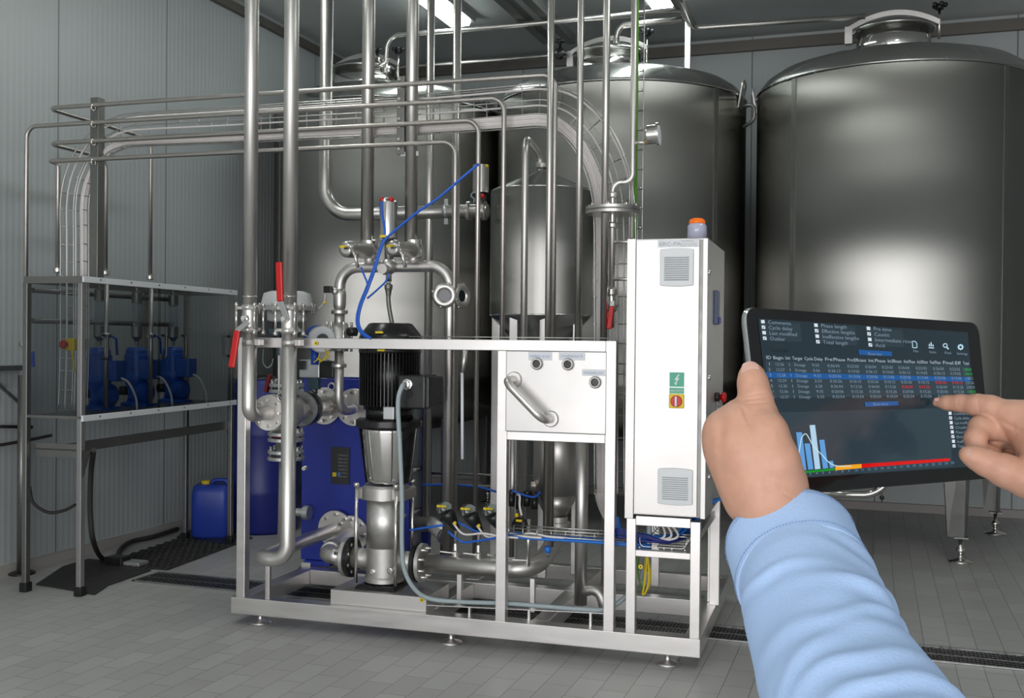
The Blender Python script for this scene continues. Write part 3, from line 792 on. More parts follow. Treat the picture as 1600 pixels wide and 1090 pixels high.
t.part('pointer', K().box(c.x - r_ * .16, c.x + r_ * .16, -.036, -.026, c.z - r_ * .85, c.z + r_ * .85), 'label_white', under=f)

t = Thing('warning_beacon', 'small beacon lamp with amber top on the cabinet roof', 'lamp')
c = S(1089, 371, .045); r_ = mp(c, 15); c.z = cz1 - .005
z1_ = S(1089, 349, .045).z; z2_ = S(1089, 341.5, .045).z
t.part('housing', K().lathe(c, (0, 0, 1), [(r_, 0), (r_, (z1_ - c.z) * .8), (r_ * .82, z1_ - c.z)], 28), 'beacon')
t.part('lens', K().lathe(V((c.x, c.y, z1_)), (0, 0, 1), [(r_ * .84, -.004), (r_ * .84, (z2_ - z1_) * .5), (r_ * .6, z2_ - z1_), (0, (z2_ - z1_) * 1.2)], 28), 'amber')

# stand below the cabinet
t = Thing('cabinet_stand', 'open steel stand carrying the electrical cabinet with a cable basket', 'stand')
xa_, xb_ = fx(978, 900), fx(992.5, 900); xc_, xd_ = fx(1078, 900), fx(1093.5, 900)
t.part('post', K().box(xa_, xb_, .0, .05, bz1 - .001, cz0 - .02), 'frame', bevel=.002)
t.part('post', K().box(xc_, xd_, .0, .05, bz1 - .001, cz0 - .02), 'frame', bevel=.002)
t.part('top_rail', K().box(xb_, xc_, .0, .05, fz(1040, 823), cz0 - .006), 'frame', bevel=.002)
t.part('shelf_rail', K().box(xb_, xc_, .002, .04, fz(1040, 872), fz(1040, 862)), 'frame', bevel=.002)
zq = fz(1112, 790, .72)
t.part('post', K().box(xd_ - .03, xd_ + .02, .66, .70, bz1 - .001, cz0), 'frame', bevel=.002)
t.part('side_rail', K().box(xd_ - .04, xd_ - .0, .05, .66, cz0 - .10, cz0 - .07), 'frame', bevel=.002)
zs = fz(1040, 861)
bk = K()
for k in range(10):
    y = .05 + k * .065
    bk.tube(fillet([V((xb_ + .01, y, zs + .06)), V((xb_ + .012, y, zs + .006)), V((xc_ - .03, y, zs + .006)), V((xc_ - .018, y, zs + .06))], .02, 4), .003, 6)
for x in (xb_ + .012, xb_ + .09, (xb_ + xc_) / 2, xc_ - .09, xc_ - .03):
    bk.tube([V((x, .04, zs + .003)), V((x, .65, zs + .003))], .003, 6)
for k in range(9):
    bk.tube([V((xc_ - .10, .09 + k * .06, zs + .055)), V((xc_ + .0, .09 + k * .06, zs + .055))], .004, 6)
t.part('wire_basket', bk, 'wire')
# cables under the cabinet
random.seed(5)
for k in range(9):
    a = V((xb_ - .02 - .03, .03 + .02 * (k % 3), zs + .05 + .010 * (k % 4)))
    pts = [a + V((-.05, 0, 0)), V((xb_ + .04, .06 + .02 * (k % 3), zs + .03 + .008 * (k % 4))), V((xb_ + .16, .10 + .03 * (k % 3), zs + .03 + .012 * (k % 3))),
           V((xb_ + .24, .20 + .05 * (k % 4), zs + .06 + .012 * k)), V((xb_ + .20 + .02 * k, .33 + .03 * (k % 3), zs + .14 + .008 * k)), V((xb_ + .12 + .02 * k, .42, cz0 + .01))]
    single('control_cable', 'blue control cable curling into the underside of the electrical cabinet', 'cable', K().tube(smooth_path(pts), .0065, 8), 'blue_cable' if k % 3 else 'blue_drum', 'blue cables under the electrical cabinet')
for k in range(3):
    pts = [V((xb_ + .03, .08, cz0)), V((xb_ + .10 + .02 * k, .10, cz0 - .05)), V((xb_ + .12 + .03 * k, .08, cz0 - .11)), V((xb_ + .04, .09, cz0 - .135)), V((xb_ - .03, .12, cz0 - .11))]
    single('control_cable', 'white control cable looped under the electrical cabinet', 'cable', K().tube(smooth_path(pts), .006, 8), 'white_cable', 'white cable loops under the electrical cabinet')
p = S(1014, 830, .10)
single('supply_cable', 'thick grey cable hanging straight down beneath the electrical cabinet', 'cable',
       K().tube(smooth_path([V((p.x, .10, cz0 + .01)), V((p.x, .10, p.z)), S(1012, 862, .11), S(1004, 893, .12), S(1001, 905, .12)]), .012, 12), 'grey_hose')
for k, (lab, mm, pts) in enumerate((
    ('thin yellow cable hanging in a loop below the cabinet shelf', 'yellow_hose', ((1012, 868), (1014, 900), (1010, 922), (1004, 928), (1008, 905), (1011, 868))),
    ('second thin yellow cable loop below the cabinet shelf, its right strand', 'yellow_hose', ((1009, 868), (1016, 890), (1014, 915), (1006, 924), (1007, 895), (1009, 868))),
    ('green and yellow earth cable dangling below the cabinet shelf', 'green_cable', ((999, 868), (997, 890), (1000, 910), (1005, 925), (1006, 929))))):
    ly_ = .06 + .02 * k
    single('earth_cable', lab, 'cable', K().tube(smooth_path([S(a, b, ly_) for a, b in pts]), .0042, 8), mm)

# ------------------------------------------------------------------ tall pipes
def vline(px, py, ly, y0, y1):          # vertical segment at column px (seen at row py) from row y0 down to row y1
    p = S(px, py, ly); a = S(px, y0, ly) if y0 is not None else None
    z0 = ZC if y0 is None else a.z; z1 = S(px, y1, ly).z
    return V((p.x, ly, z0)), V((p.x, ly, z1))
def rpx(px, py, ly, w): return mp(S(px, py, ly), w / 2)
PF = -.075   # plane of the two front pipes
# front pipe 1
a, b = vline(390.5, 470, PF, None, 476)
r1 = rpx(390, 300, PF, 22)
t = Thing('steel_pipe', 'leftmost tall thick steel pipe rising from the valve with the lowered red lever', 'pipe')
t.part('tube', K().cyl(a, b, r1, n=28), 'pipe_dull'); t.part('collar', K().cyl(b + V((0, 0, .045)), b + V((0, 0, .038)), r1 * 1.04, n=28), 'bolt')
# front pipe 2
a2, b2 = vline(452.5, 470, PF, None, 476)
r2 = rpx(452, 300, PF, 23)
t = Thing('steel_pipe', 'second tall thick steel pipe from the left, above the raised red lever', 'pipe')
t.part('tube', K().cyl(a2, b2, r2, n=28), 'pipe_dull'); t.part('collar', K().cyl(b2 + V((0, 0, .045)), b2 + V((0, 0, .038)), r2 * 1.04, n=28), 'bolt')

def ball_valve(x, z0, z1, r, lever, label):
    t = Thing('ball_valve', label, 'valve')
    t.part('body', K().slathe(V((x, PF, z0)), (0, 0, 1), [(r * 1.08, 0), (r * 1.25, .01), (r * 1.25, (z1 - z0) * .12), (r * 1.12, (z1 - z0) * .2), (r * 1.12, (z1 - z0) * .8), (r * 1.25, (z1 - z0) * .88), (r * 1.25, z1 - z0 - .01), (r * 1.08, z1 - z0)], 28), 'pipe_dull')
    h = z1 - z0
    for sx in (-1, 1):
        for sy in (-1, 1):
            c = V((x + sx * r * 1.45, PF + sy * r * 1.2, 0))
            f = t.part('tie_rod', K().cyl(c + V((0, 0, z0 + .005)), c + V((0, 0, z1 - .005)), .0065, n=10), 'bolt')
            t.part('nut', K().ball(c + V((0, 0, z0 + .0)), .013, 8), 'bolt', under=f); t.part('nut', K().ball(c + V((0, 0, z1)), .011, 8), 'bolt', under=f)
            t.part('lug', K().obox(V((x + sx * r * 1.0, PF + sy * r * .8, z0 + h * .12)), (r * .5, 0, 0), (0, r * .45, 0), (0, 0, .007)), 'cast'); t.part('lug', K().obox(V((x + sx * r * 1.0, PF + sy * r * .8, z1 - h * .12)), (r * .5, 0, 0), (0, r * .45, 0), (0, 0, .007)), 'cast')
    c = V((x, PF - r * 1.1, (z0 + z1) / 2))
    t.part('stem', K().slathe(c, (0, -1, 0), [(.022, 0), (.022, .012), (.012, .014), (.012, .028)], 6), 'bolt')
    q0 = S(lever[0][0], lever[0][1], PF - r * 1.1 - .02); q1 = S(lever[1][0], lever[1][1], PF - r * 1.1 - .045); q2 = S(lever[2][0], lever[2][1], PF - r * 1.1 - .045)
    arm = t.part('lever', K().bar(q0, q1, .006, .030, up=(1, 0, 0)).bar(q1, q1 + (q2 - q1) * .3, .006, .024, up=(1, 0, 0)), 'grey_alu', bevel=.001)
    s_ = t.part('lever_sleeve', K().bar(q1, q2, .017, .036, up=(1, 0, 0)), 'red', under=arm, bevel=.007, label='red plastic lever sleeve')
    return t
za, zb_ = S(390, 519, PF).z, S(390, 476, PF).z
ball_valve(a.x, za, zb_, r1, ((388, 502), (371, 516), (362, 574)), 'left ball valve with its red lever hanging down')
za2, zb2 = S(452, 521, PF).z, S(452, 476, PF).z
ball_valve(a2.x, za2, zb2, r2, ((449, 500), (438, 471), (436, 409)), 'right ball valve with its red lever standing up')
# clamps on the rail
for x, r_, lab in ((a.x, r1, 'pale pipe clamp fixing the left front pipe to the top rail'), (a2.x, r2, 'pale pipe clamp fixing the second front pipe to the top rail')):
    t = Thing('pipe_clamp', lab, 'clamp')
    zc_ = (zr0 + zr1) / 2
    t.part('band', K().lathe(V((x, PF, zc_ - .016)), (0, 0, 1), [(r_ * 1.06, 0), (r_ * 1.06, .032)], 28), 'pipe_dull')
    t.part('block', K().box(x + r_ * 1.0, x + r_ * 1.0 + .03, PF - .015, PF + .03, zc_ - .015, zc_ + .018), 'sheet', bevel=.003)
    t.part('mount', K().box(x - .02, x + .02, PF + r_, .003, zc_ - .014, zc_ + .014), 'pipe_dull')

# lower part of pipe 1: elbow into the depth, flange of the three way valve
AX = S(418, 645, .10)                    # the valve axis runs straight back from here
pb = V((a.x, PF, za)); z_el = AX.z
r1b = r1 * 1.03
pts = [pb, V((a.x, PF, z_el + .02)), V((AX.x - .0, .04, z_el)), V((AX.x, .10, z_el))]
t = Thing('steel_pipe', 'left front pipe below the ball valve, elbowed into the flanged valve', 'pipe')
t.part('tube', K().tube(fillet([pb, V((a.x, PF, z_el)), V((AX.x, .02, z_el)), V((AX.x, .11, z_el))], .10, 10), r1b, 24), 'pipe_dull')
t.part('collar', K().lathe(pb - V((0, 0, .055)), (0, 0, 1), [(r1 * 1.06, 0), (r1 * 1.06, .008)], 28), 'pipe_dull')
add_flange(t, V((AX.x, .115, z_el)), (0, 1, 0), mp(AX, 28), .018, 8, label='round end flange of the elbow', br=.008, frac=.72, m='pipe_dull')
# the second front pipe: down, sideways, then back to the heat exchanger
zl = S(420, 873, PF).z
pb2 = V((a2.x, PF, za2)); xL = S(402, 873, PF).x
rr2 = r2 * 1.02
EXY = .84                                # front face of the heat exchanger
t = Thing('steel_pipe', 'second front pipe below its ball valve, turning left and back near the floor', 'pipe')
t.part('tube', K().tube(fillet([pb2, V((a2.x, PF, zl)), V((xL, PF, zl)), V((xL + .002, .18, zl)), V((xL + .0, EXY - .03, zl))], .085, 10), rr2, 24), 'pipe_dull')
t.part('collar', K().lathe(pb2 - V((0, 0, .055)), (0, 0, 1), [(rr2 * 1.05, 0), (rr2 * 1.05, .008)], 28), 'pipe_dull')
xE1 = xL
add_flange(t, V((xE1, EXY - .03, zl)), (0, 1, 0), mp(S(507, 830, EXY), 29), .02, 8, label='round flange bolted to the blue heat exchanger', br=.010, bl=.03, frac=.78)
p = S(405, 905, PF)
t.part('support_bar', K().box(p.x - .012, p.x + .012, PF + .08, PF + .105, bz1, zl - rr2 * .8), 'frame', bevel=.002)

# three way control valve with white diaphragm actuator
t = Thing('control_valve', 'three way flanged control valve with white domed actuator behind the front pipes', 'valve')
VY = .30; xv = AX.x
zax = AX.z
t.part('body', K().ball(V((xv, VY, zax)), .105, 20, (1, 1.05, 1)).cyl(V((xv, .13, zax)), V((xv, VY + .19, zax)), .062, n=24).cyl(V((xv, VY, S(442, 700, VY).z)), V((xv, VY, S(442, 598, VY).z)), .055, n=24), 'cast')
R_f = mp(S(442, 640, VY), 28)
xv2 = xv
for y, th, rr, mm, nb in ((.145, .02, R_f, 'cast', 0), (VY + .17, .022, R_f, 'grey_alu', 6), (VY + .205, .03, R_f * .98, 'black', 0), (VY + .235, .02, R_f * 1.0, 'dark_steel', 8)):
    add_flange(t, V((xv, y, zax)), (0, 1, 0), rr, th, nb, br=.009, m=mm, frac=.78)
for py, nb, rr in ((601, 6, .96), (610, 0, .96), (677, 6, 1.0), (686, 0, 1.0), (705, 6, 1.0), (715, 0, 1.02)):
    z = S(442, py, VY).z; add_flange(t, V((xv, VY, z)), (0, 0, 1), R_f * rr, .019, nb, br=.009, m='grey_alu', bolt_m='bolt', frac=.85, bl=.022)
t.part('gasket', K().cyl(V((xv, VY, S(442, 682, VY).z)), V((xv, VY, S(442, 680, VY).z)), R_f * .8), 'red_dark')
t.part('neck', K().cyl(V((xv, VY, S(442, 715, VY).z)), V((xv, VY, S(442, 676, VY).z)), R_f * .55, R_f * .5, n=24), 'grey_alu')
zb_t = S(442, 540, VY).z
t.part('bonnet', K().slathe(V((xv - .01, VY, S(442, 597, VY).z)), (0, 0, 1), [(.05, 0), (.036, .02), (.03, .05), (.036, zb_t - S(442, 597, VY).z)], 20), 'grey_alu')
t.part('red_mark', K().bar(V((xv - R_f - .005, VY - .04, S(442, 612, VY).z)), V((xv - R_f + .02, VY - .04, S(442, 585, VY).z)), .02, .03), 'red_dark', bevel=.004)
for dx in (-.05, .05):
    t.part('yoke', K().bar(V((xv + dx, VY, S(442, 556, VY).z)), V((xv + dx * .8, VY, S(442, 505, VY).z)), .014, .03), 'teal', bevel=.003)
t.part('yoke_plate', K().box(xv - .085, xv + .085, VY - .05, VY + .05, S(442, 523, VY).z, S(442, 514, VY).z), 'teal', bevel=.004)
R_a = mp(S(443, 470, VY), 42); z0_ = S(443, 480, VY).z
dm = t.part('actuator_dome', K().lathe(V((xv, VY, z0_)), (0, 0, 1), [(R_a, 0), (R_a, .012), (R_a * .93, .03), (R_a * .86, .075), (R_a * .6, .088), (0, .092)], 40), 'white_plastic')
t.part('actuator_rim', K().slathe(V((xv, VY, z0_ - .018)), (0, 0, 1), [(R_a * 1.12, 0), (R_a * 1.12, .02)], 40), 'grey_alu')
t.part('actuator_case', K().lathe(V((xv, VY, S(443, 503, VY).z)), (0, 0, 1), [(R_a * .55, 0), (R_a * .72, .01), (R_a * .74, z0_ - .018 - S(443, 503, VY).z)], 32), 'white_plastic')
for k in range(8):
    an = k * math.pi / 4; c = V((xv + R_a * 1.03 * math.cos(an), VY + R_a * 1.03 * math.sin(an), z0_ - .01))
    t.part('rim_bolt', K().cyl(c - V((0, 0, .03)), c + V((0, 0, .03)), .007, n=6), 'bolt', under=dm)
t.part('fitting', K().cyl(V((xv + .05, VY, z0_ + .085)), V((xv + .05, VY, z0_ + .13)), .013), 'black')
t.part('link_ring', K().torus(S(440, 620, .09), (0, 1, .2), .024, .007, 20, 6), 'pipe_dull')
t.part('stand_rod', K().cyl(S(436, 617, .12), S(436, 555, .12), .006), 'white_plastic')
xv_low = xv
pipe('vertical pipe from the control valve down to the low crosswise pipe', [V((xv, VY, S(442, 717, VY).z)), V((xv - .005, VY, zl + .02))], mp(S(442, 780, VY), 11), 'pipe_dull', 0, mb=K)
# spool, mounting plates and grey box on the valve axis
t = Thing('valve_actuator', 'grey and black boxed valve actuator left of the pump motor', 'actuator')
yb_ = .55
t.part('grey_box', K().box(fx(467, 575, yb_), fx(499, 575, yb_), yb_, yb_ + .14, fz(480, 590, yb_), fz(480, 562, yb_)), 'grey_alu', bevel=.006)
t.part('black_cover', K().box(fx(499.5, 575, yb_), fx(522, 575, yb_), yb_ - .01, yb_ + .13, fz(505, 590, yb_), fz(505, 564, yb_)), 'black', bevel=.006)
t.part('bracket', K().box(fx(478, 600, yb_), fx(494, 600, yb_), yb_ + .02, yb_ + .06, fz(480, 608, yb_), fz(480, 590, yb_)), 'teal', bevel=.003)
t.part('switch', K().box(fx(466, 575, yb_), fx(478, 575, yb_), yb_ - .02, yb_, fz(470, 577, yb_), fz(470, 563, yb_)), 'black', bevel=.003)
t.part('shaft', K().cyl(V((fx(486, 600, yb_), yb_ + .04, zax + .08)), V((fx(486, 600, yb_), yb_ + .04, fz(480, 606, yb_))), .02), 'dark_steel')

t = Thing('flow_meter', 'blue and white flow meter head just above the top rail', 'meter')
yb_ = .38; c = S(505, 530, yb_)
t.part('head', K().slathe(c + V((.02, -.05, 0)), (-.55, .83, 0), [(mp(c, 19), 0), (mp(c, 21), .01), (mp(c, 21), .10), (mp(c, 15), .12)], 32), 'vent')
t.part('display', K().slathe(c + V((.024, -.056, 0)), (.55, -.83, 0), [(mp(c, 9), 0), (mp(c, 9), .012)], 24), 'dark_glass')
t.part('rear_cap', K().slathe(c + V((-.062, .045, .004)), (-.55, .83, 0), [(mp(c, 21), 0), (mp(c, 20), .05), (mp(c, 12), .06)], 32), 'blue_lever')
t.part('neck', K().cyl(c + V((-.06, .02, -.05)), c + V((-.06, .02, -.14)), .022), 'blue_lever')
for k, pts in enumerate((((500, 548), (497, 560), (490, 566)), ((512, 547), (505, 562), (495, 560)), ((508, 545), (514, 555), (499, 566)))):
    single('sensor_cable', 'yellow sensor cable below the flow meter', 'cable', K().tube(smooth_path([S(x, y, yb_ - .04) for x, y in pts]), .004, 8), 'yellow_hose', 'yellow cables below the flow meter')
single('sensor_cable', 'grey sensor cable draped left of the flow meter', 'cable', K().tube(smooth_path([S(x, y, .30) for x, y in ((462, 505), (472, 520), (490, 530), (500, 531))]), .005, 8), 'grey_hose')
single('sensor_cable', 'small grey cable loop between the two front pipes under the rail', 'cable', K().tube(smooth_path([S(x, y, .2) for x, y in ((412, 545), (411, 565), (417, 574), (424, 570), (427, 560))]), .003, 8), 'grey_hose')

# ------------------------------------------------------------------ plate heat exchanger and drums
t = Thing('heat_exchanger', 'blue plate heat exchanger standing behind the pump', 'heat exchanger')
ex0, ex1 = fx(471, 700, EXY), fx(640, 700, EXY)
ez0, ez1 = fz(530, 878, EXY), fz(530, 592, EXY)
t.part('front_plate', K().box(ex0, ex1, EXY, EXY + .045, ez0, ez1), 'blue_paint', bevel=.006)
t.part('plate_pack', K().box(ex0 + .05, ex1 - .05, EXY + .045, EXY + .32, ez0 + .06, ez1 - .04), 'grey_alu')
t.part('rear_plate', K().box(ex0, ex1, EXY + .32, EXY + .36, ez0, ez1), 'blue_paint', bevel=.006)
for x in (ex0 + .03, ex1 - .03):
    for z in (ez0 + .3, ez0 + .55, ez1 - .25): t.part('tightening_bolt', K().cyl(V((x, EXY - .03, z)), V((x, EXY + .4, z)), .012), 'bolt')
t.part('foot', K().box(ex0 + .03, ex0 + .2, EXY - .02, EXY + .04, bz1, ez0), 'blue_paint', bevel=.004)
t.part('foot', K().box(ex1 - .2, ex1 - .03, EXY - .02, EXY + .04, bz1, ez0), 'blue_paint', bevel=.004)
t.part('earth_plate', K().box(fx(472, 885, EXY - .02), fx(486, 885, EXY - .02), EXY - .03, EXY - .02, fz(480, 892, EXY), fz(480, 877, EXY)), 'pipe_dull')
f = t.part('nameplate', K().box(fx(517.5, 730, EXY), fx(547, 730, EXY), EXY - .006, EXY, fz(530, 756, EXY), fz(530, 698, EXY)), 'plate', label='dark printed nameplate')
g = K(); p = S(528, 712, EXY - .007)
for k, tx in enumerate(('TYPE M6-FG', 'SERIAL No 30105', 'YEAR 2010', 'MAX PRESS 10 bar', 'VOLUME 4.2 L', 'TEST 14.3 bar', 'TEMP 100 C')):
    add_text(g, tx, p + V((0, 0, -.021 * k)), V((.011, 0, 0)), V((0, 0, .013)), .062)
t.part('lettering', g, 'ink_grey', under=f)
c = S(522.5, 741, EXY - .007); u = mp(c, 3.2)
t.part('yellow_mark', K().box(c.x - u, c.x + u, EXY - .008, EXY - .006, c.z - u, c.z + u), 'yellow', under=f)
c = S(529.5, 741, EXY - .007)
t.part('blue_mark', K().prism([c + V((-u, 0, 0)), c + V((0, 0, u)), c + V((u, 0, 0)), c + V((0, 0, -u))], (0, -.001, 0)), 'blue_cable', under=f)
c = S(518, 604, EXY - .02); t.part('lifting_eye', K().torus(c, (0, 1, 0), .02, .006, 20, 6), 'pipe_dull')
Rx = mp(S(507, 634, EXY), 29)
for px, py, lab in ((507, 634, 'upper left port flange'), (553, 636, 'upper right port flange'), (549, 834, 'lower right port flange')):
    c = S(px, py, EXY - .015); add_flange(t, c, (0, 1, 0), Rx, .02, 8, br=.010, bl=.028, frac=.78, label=lab)
c = S(471, 800, EXY - .04)
t.part('plug', K().slathe(c + V((-.03, 0, 0)), (1, 0, 0), [(.025, 0), (.025, .05), (.045, .05), (.045, .085)], 8), 'grey_alu')
c5 = S(507, 634, EXY - .03)
pipe('short dark spool between the control valve and the heat exchanger', [V((c5.x - .0, VY + .24, zax)), V((c5.x, EXY - .03, c5.z))], .06, 'pipe', 0, mb=K)

t = Thing('chemical_drum', 'tall dark blue plastic drum at the left behind the skid', 'drum')
c = SKI @ onZ(378, 836); c.z = 0
rD = 57 * depth(SK @ c) / F; c += V((.02, rD, 0)); hD = 1.18
t.part('body', K().lathe(c, (0, 0, 1), [(rD * .93, 0), (rD, .03), (rD, .3), (rD * 1.02, .32), (rD, .34), (rD, .75), (rD * 1.02, .77), (rD, .79), (rD, hD - .05), (rD * .9, hD - .01), (rD * .88, hD)], 48), 'blue_drum')
t.part('lid', K().lathe(c + V((0, 0, hD)), (0, 0, 1), [(rD * .7, -.01), (rD * .7, .02), (0, .025)], 32), 'black')

# ------------------------------------------------------------------ vertical multistage pump
t = Thing('pump', 'tall black vertical pump with ribbed motor on a steel tray', 'pump')
PY = .21; px_ = 607
X = fx(601, 830, PY)
def pz(py): return fz(603, py, PY)
def pr(w): return rpx(603, 700, PY, w)
XM = fx(609, 600, PY)
t.part('base', K().prism([V((X - pr(70), PY - .13, .217)), V((X + pr(70), PY - .13, .217)), V((X + pr(60), PY - .11, pz(908))), V((X - pr(60), PY - .11, pz(908)))], (0, .24, 0)), 'black_paint', bevel=.006)
t.part('foot_casting', K().slathe(V((X, PY, pz(906))), (0, 0, 1), [(pr(62), 0), (pr(62), .02), (pr(57), .03), (pr(58), pz(853) - pz(906))], 40), 'cast')
for sx in (-1, 1):
    t.part('port_neck', K().cyl(V((X + sx * pr(50), PY, pz(874))), V((X + sx * .18, PY, pz(874))), .05, .055, n=24), 'cast')
for px, py in ((582, 893), (610, 891)):
    c = S(px, py, PY - pr(57)); t.part('plug', K().slathe(c, (0, -1, 0), [(.016, -.02), (.016, .008), (.010, .012)], 8), 'bolt')
t.part('stage_sleeve', K().cyl(V((X, PY, pz(854))), V((X, PY, pz(776))), pr(57), n=48), 'sleeve')
t.part('head', K().slathe(V((X, PY, pz(779))), (0, 0, 1), [(pr(66), 0), (pr(76), .004), (pr(76), pz(760) - pz(779)), (pr(70), pz(756) - pz(779))], 6), 'cast')
t.part('head_block', K().box(X - pr(72), X + pr(84), PY - .08, PY + .09, pz(778), pz(760)), 'cast', bevel=.008)
for sx in (-1, 1):
    for sy in (-1, 1):
        c = V((X + sx * pr(66), PY + sy * .11, 0))
        f = t.part('tie_rod', K().cyl(c + V((0, 0, pz(905))), c + V((0, 0, pz(757))), .009, n=12), 'bolt')
        t.part('nut', K().cyl(c + V((0, 0, pz(757))), c + V((0, 0, pz(751))), .016, n=6), 'bolt', under=f)
t.part('coupling_guard', K().lathe(V((XM - .003, PY, pz(752))), (0, 0, 1), [(pr(66), 0), (pr(72), .02), (pr(88), pz(672) - pz(752)), (pr(88), pz(664) - pz(752))], 40), 'polish', label='polished tapered coupling guard')
for s_ in (-1, 1):
    lt = K()
    for i in range(2):
        an0 = rad(-90) + s_ * rad(66)
        ps = []
        for z, w in ((pz(752), 69), (pz(664), 92)):
            for da in (-.26, 0, .26):
                ps.append(V((XM - .003 + pr(w) * 1.03 * math.cos(an0 + da * s_ * 1.0), PY + pr(w) * 1.03 * math.sin(an0 + da * s_), z)))
    lt.add(ps + [p + V((0, .02, 0)) for p in ps], [(0, 1, 4, 3), (1, 2, 5, 4), (6, 7, 10, 9), (7, 8, 11, 10), (0, 3, 9, 6), (2, 5, 11, 8), (0, 1, 7, 6), (1, 2, 8, 7), (3, 4, 10, 9), (4, 5, 11, 10)])
    t.part('lantern_leg', lt, 'black_paint')
t.part('motor_flange', K().slathe(V((XM, PY, pz(667))), (0, 0, 1), [(pr(98), 0), (pr(104), .01), (pr(104), pz(653) - pz(667) - .008), (pr(96), pz(653) - pz(667))], 40), 'black_paint', bevel=0)
t.part('motor_foot', K().cyl(V((XM, PY, pz(655))), V((XM, PY, pz(630))), pr(74), n=32), 'black_paint')
t.part('silver_pad', K().box(fx(598, 640, PY - .14), fx(615, 640, PY - .14), PY - pr(82), PY - .05, pz(652), pz(632)), 'grey_alu', bevel=.004)
t.part('motor_body', K().cyl(V((XM, PY, pz(638))), V((XM, PY, pz(536))), pr(80), n=48), 'black_paint')
fn = K()
for k in range(52):
    an = 2 * math.pi * k / 52; d = V((math.cos(an), math.sin(an), 0)); s2 = V((-d.y, d.x, 0))
    fn.obox(V((XM, PY, (pz(632) + pz(548)) / 2)) + d * pr(86), d * pr(9), s2 * .0022, (0, 0, (pz(548) - pz(632)) / 2))
t.part('cooling_fins', fn, 'black_paint')
t.part('end_shield', K().cyl(V((XM, PY, pz(551))), V((XM, PY, pz(543))), pr(97), n=48), 'black_paint')
t.part('fan_cover', K().lathe(V((XM + .002, PY, pz(545))), (0, 0, 1), [(pr(97), 0), (pr(98), pz(527) - pz(545)), (pr(92), pz(521) - pz(545)), (pr(68), pz(506) - pz(545)), (pr(60), pz(504.5) - pz(545)), (0, pz(504.5) - pz(545))], 48), 'black_paint')
for px, py in ((592, 519), (595, 547)):
    c = S(px, py, PY - pr(96)); t.part('yellow_tag', K().box(c.x - .018, c.x + .022, c.y - .004, c.y + .01, c.z - .005, c.z + .005), 'yellow')
bx0, bx1 = fx(627, 605, PY - .12), fx(667, 605, PY - .12)
tb = t.part('terminal_box', K().box(bx0, bx1 + .01, PY - .17, PY + .0, pz(634), pz(583)), 'black', bevel=.010)
t.part('box_lid', K().box(bx1 + .011, bx1 + .035, PY - .18, PY + .02, pz(632), pz(585)), 'black', under=tb, bevel=.008)
gc = S(637, 600, PY - .17)
t.part('cable_gland', K().slathe(gc, (0, -1, 0), [(.028, 0), (.028, .010), (.020, .012), (.020, .03), (.012, .032)], 8), 'bolt', under=tb)
t.part('blank_gland', K().slathe(S(640, 615, PY - .17), (0, -1, 0), [(.018, 0), (.018, .006)], 8), 'black_paint', under=tb)
c = V((X, 0, pz(874)))
zS = pz(874)
for sx, lab in ((-1, 'black and steel flange on the left of the pump foot'), (1, 'black and steel flange on the right of the pump foot')):
    p = V((X + sx * .185, PY, zS))
    add_flange(t, p, (1, 0, 0), mp(p, 31), .022, 0, m='black_paint')
    add_flange(t, p + V((sx * .026, 0, 0)), (1, 0, 0), mp(p, 30), .022, 8, m='pipe_dull', br=.009, bl=.03, label=lab, phase=.5)

# tray under the pump
t = Thing('pump_tray', 'flat folded steel tray carrying the pump', 'tray')
tx0, tx1 = fx(517, 940, .04), fx(666, 940, .04)
zt1 = .216
t.part('top', K().box(tx0, tx1, .04, .36, zt1 - .006, zt1), 'frame')
t.part('front_lip', K().box(tx0, tx1, .038, .044, bz1 + .001, zt1), 'sheet')
t.part('end_lip', K().box(tx1 - .006, tx1, .044, .36, bz1 + .001, zt1 - .006), 'frame')
t.part('end_lip', K().box(tx0, tx0 + .006, .044, .36, bz1 + .001, zt1 - .006), 'frame')

# grey motor cable
pts = [gc + V((0, -.03, 0)), S(628, 604, -.03), S(622, 630, -.04), S(625, 700, -.04), S(628, 780, -.03), S(628, 850, -.03), S(632, 890, -.02), S(648, 920, .0), S(672, 935, .03), S(720, 940, .06), S(800, 943, .06), S(900, 951, .06), S(945, 952, .06), S(965, 942, .07), S(980, 930, .09)]
single('motor_cable', 'thick pale grey cable running from the pump motor down to the skid base', 'cable', K().tube(smooth_path(pts, 8), mp(gc, 3.6), 12), 'grey_hose')
cl = K(); p0, p1 = S(666, 944, .07), S(950, 957, .07)
cl.bar(p0, p1, .03, .004); 
for k in range(3):
    p = p0 + (p1 - p0) * (.25 + .33 * k); cl.box(p.x - .005, p.x + .005, .06, .08, bz1, p.z)
single('cable_rail', 'narrow flat steel rail holding the grey motor cable above the skid base', 'rail', cl, 'frame')

# ------------------------------------------------------------------ pipes behind the front plane
def vp(label, px, pyref, ly, w, y1, y0=None, m='pipe', **kw):
    a, b = vline(px, pyref, ly, y0, y1)
    return pipe(label, [a, b], rpx(px, pyref, ly, w), m, 0, mb=K, **kw)
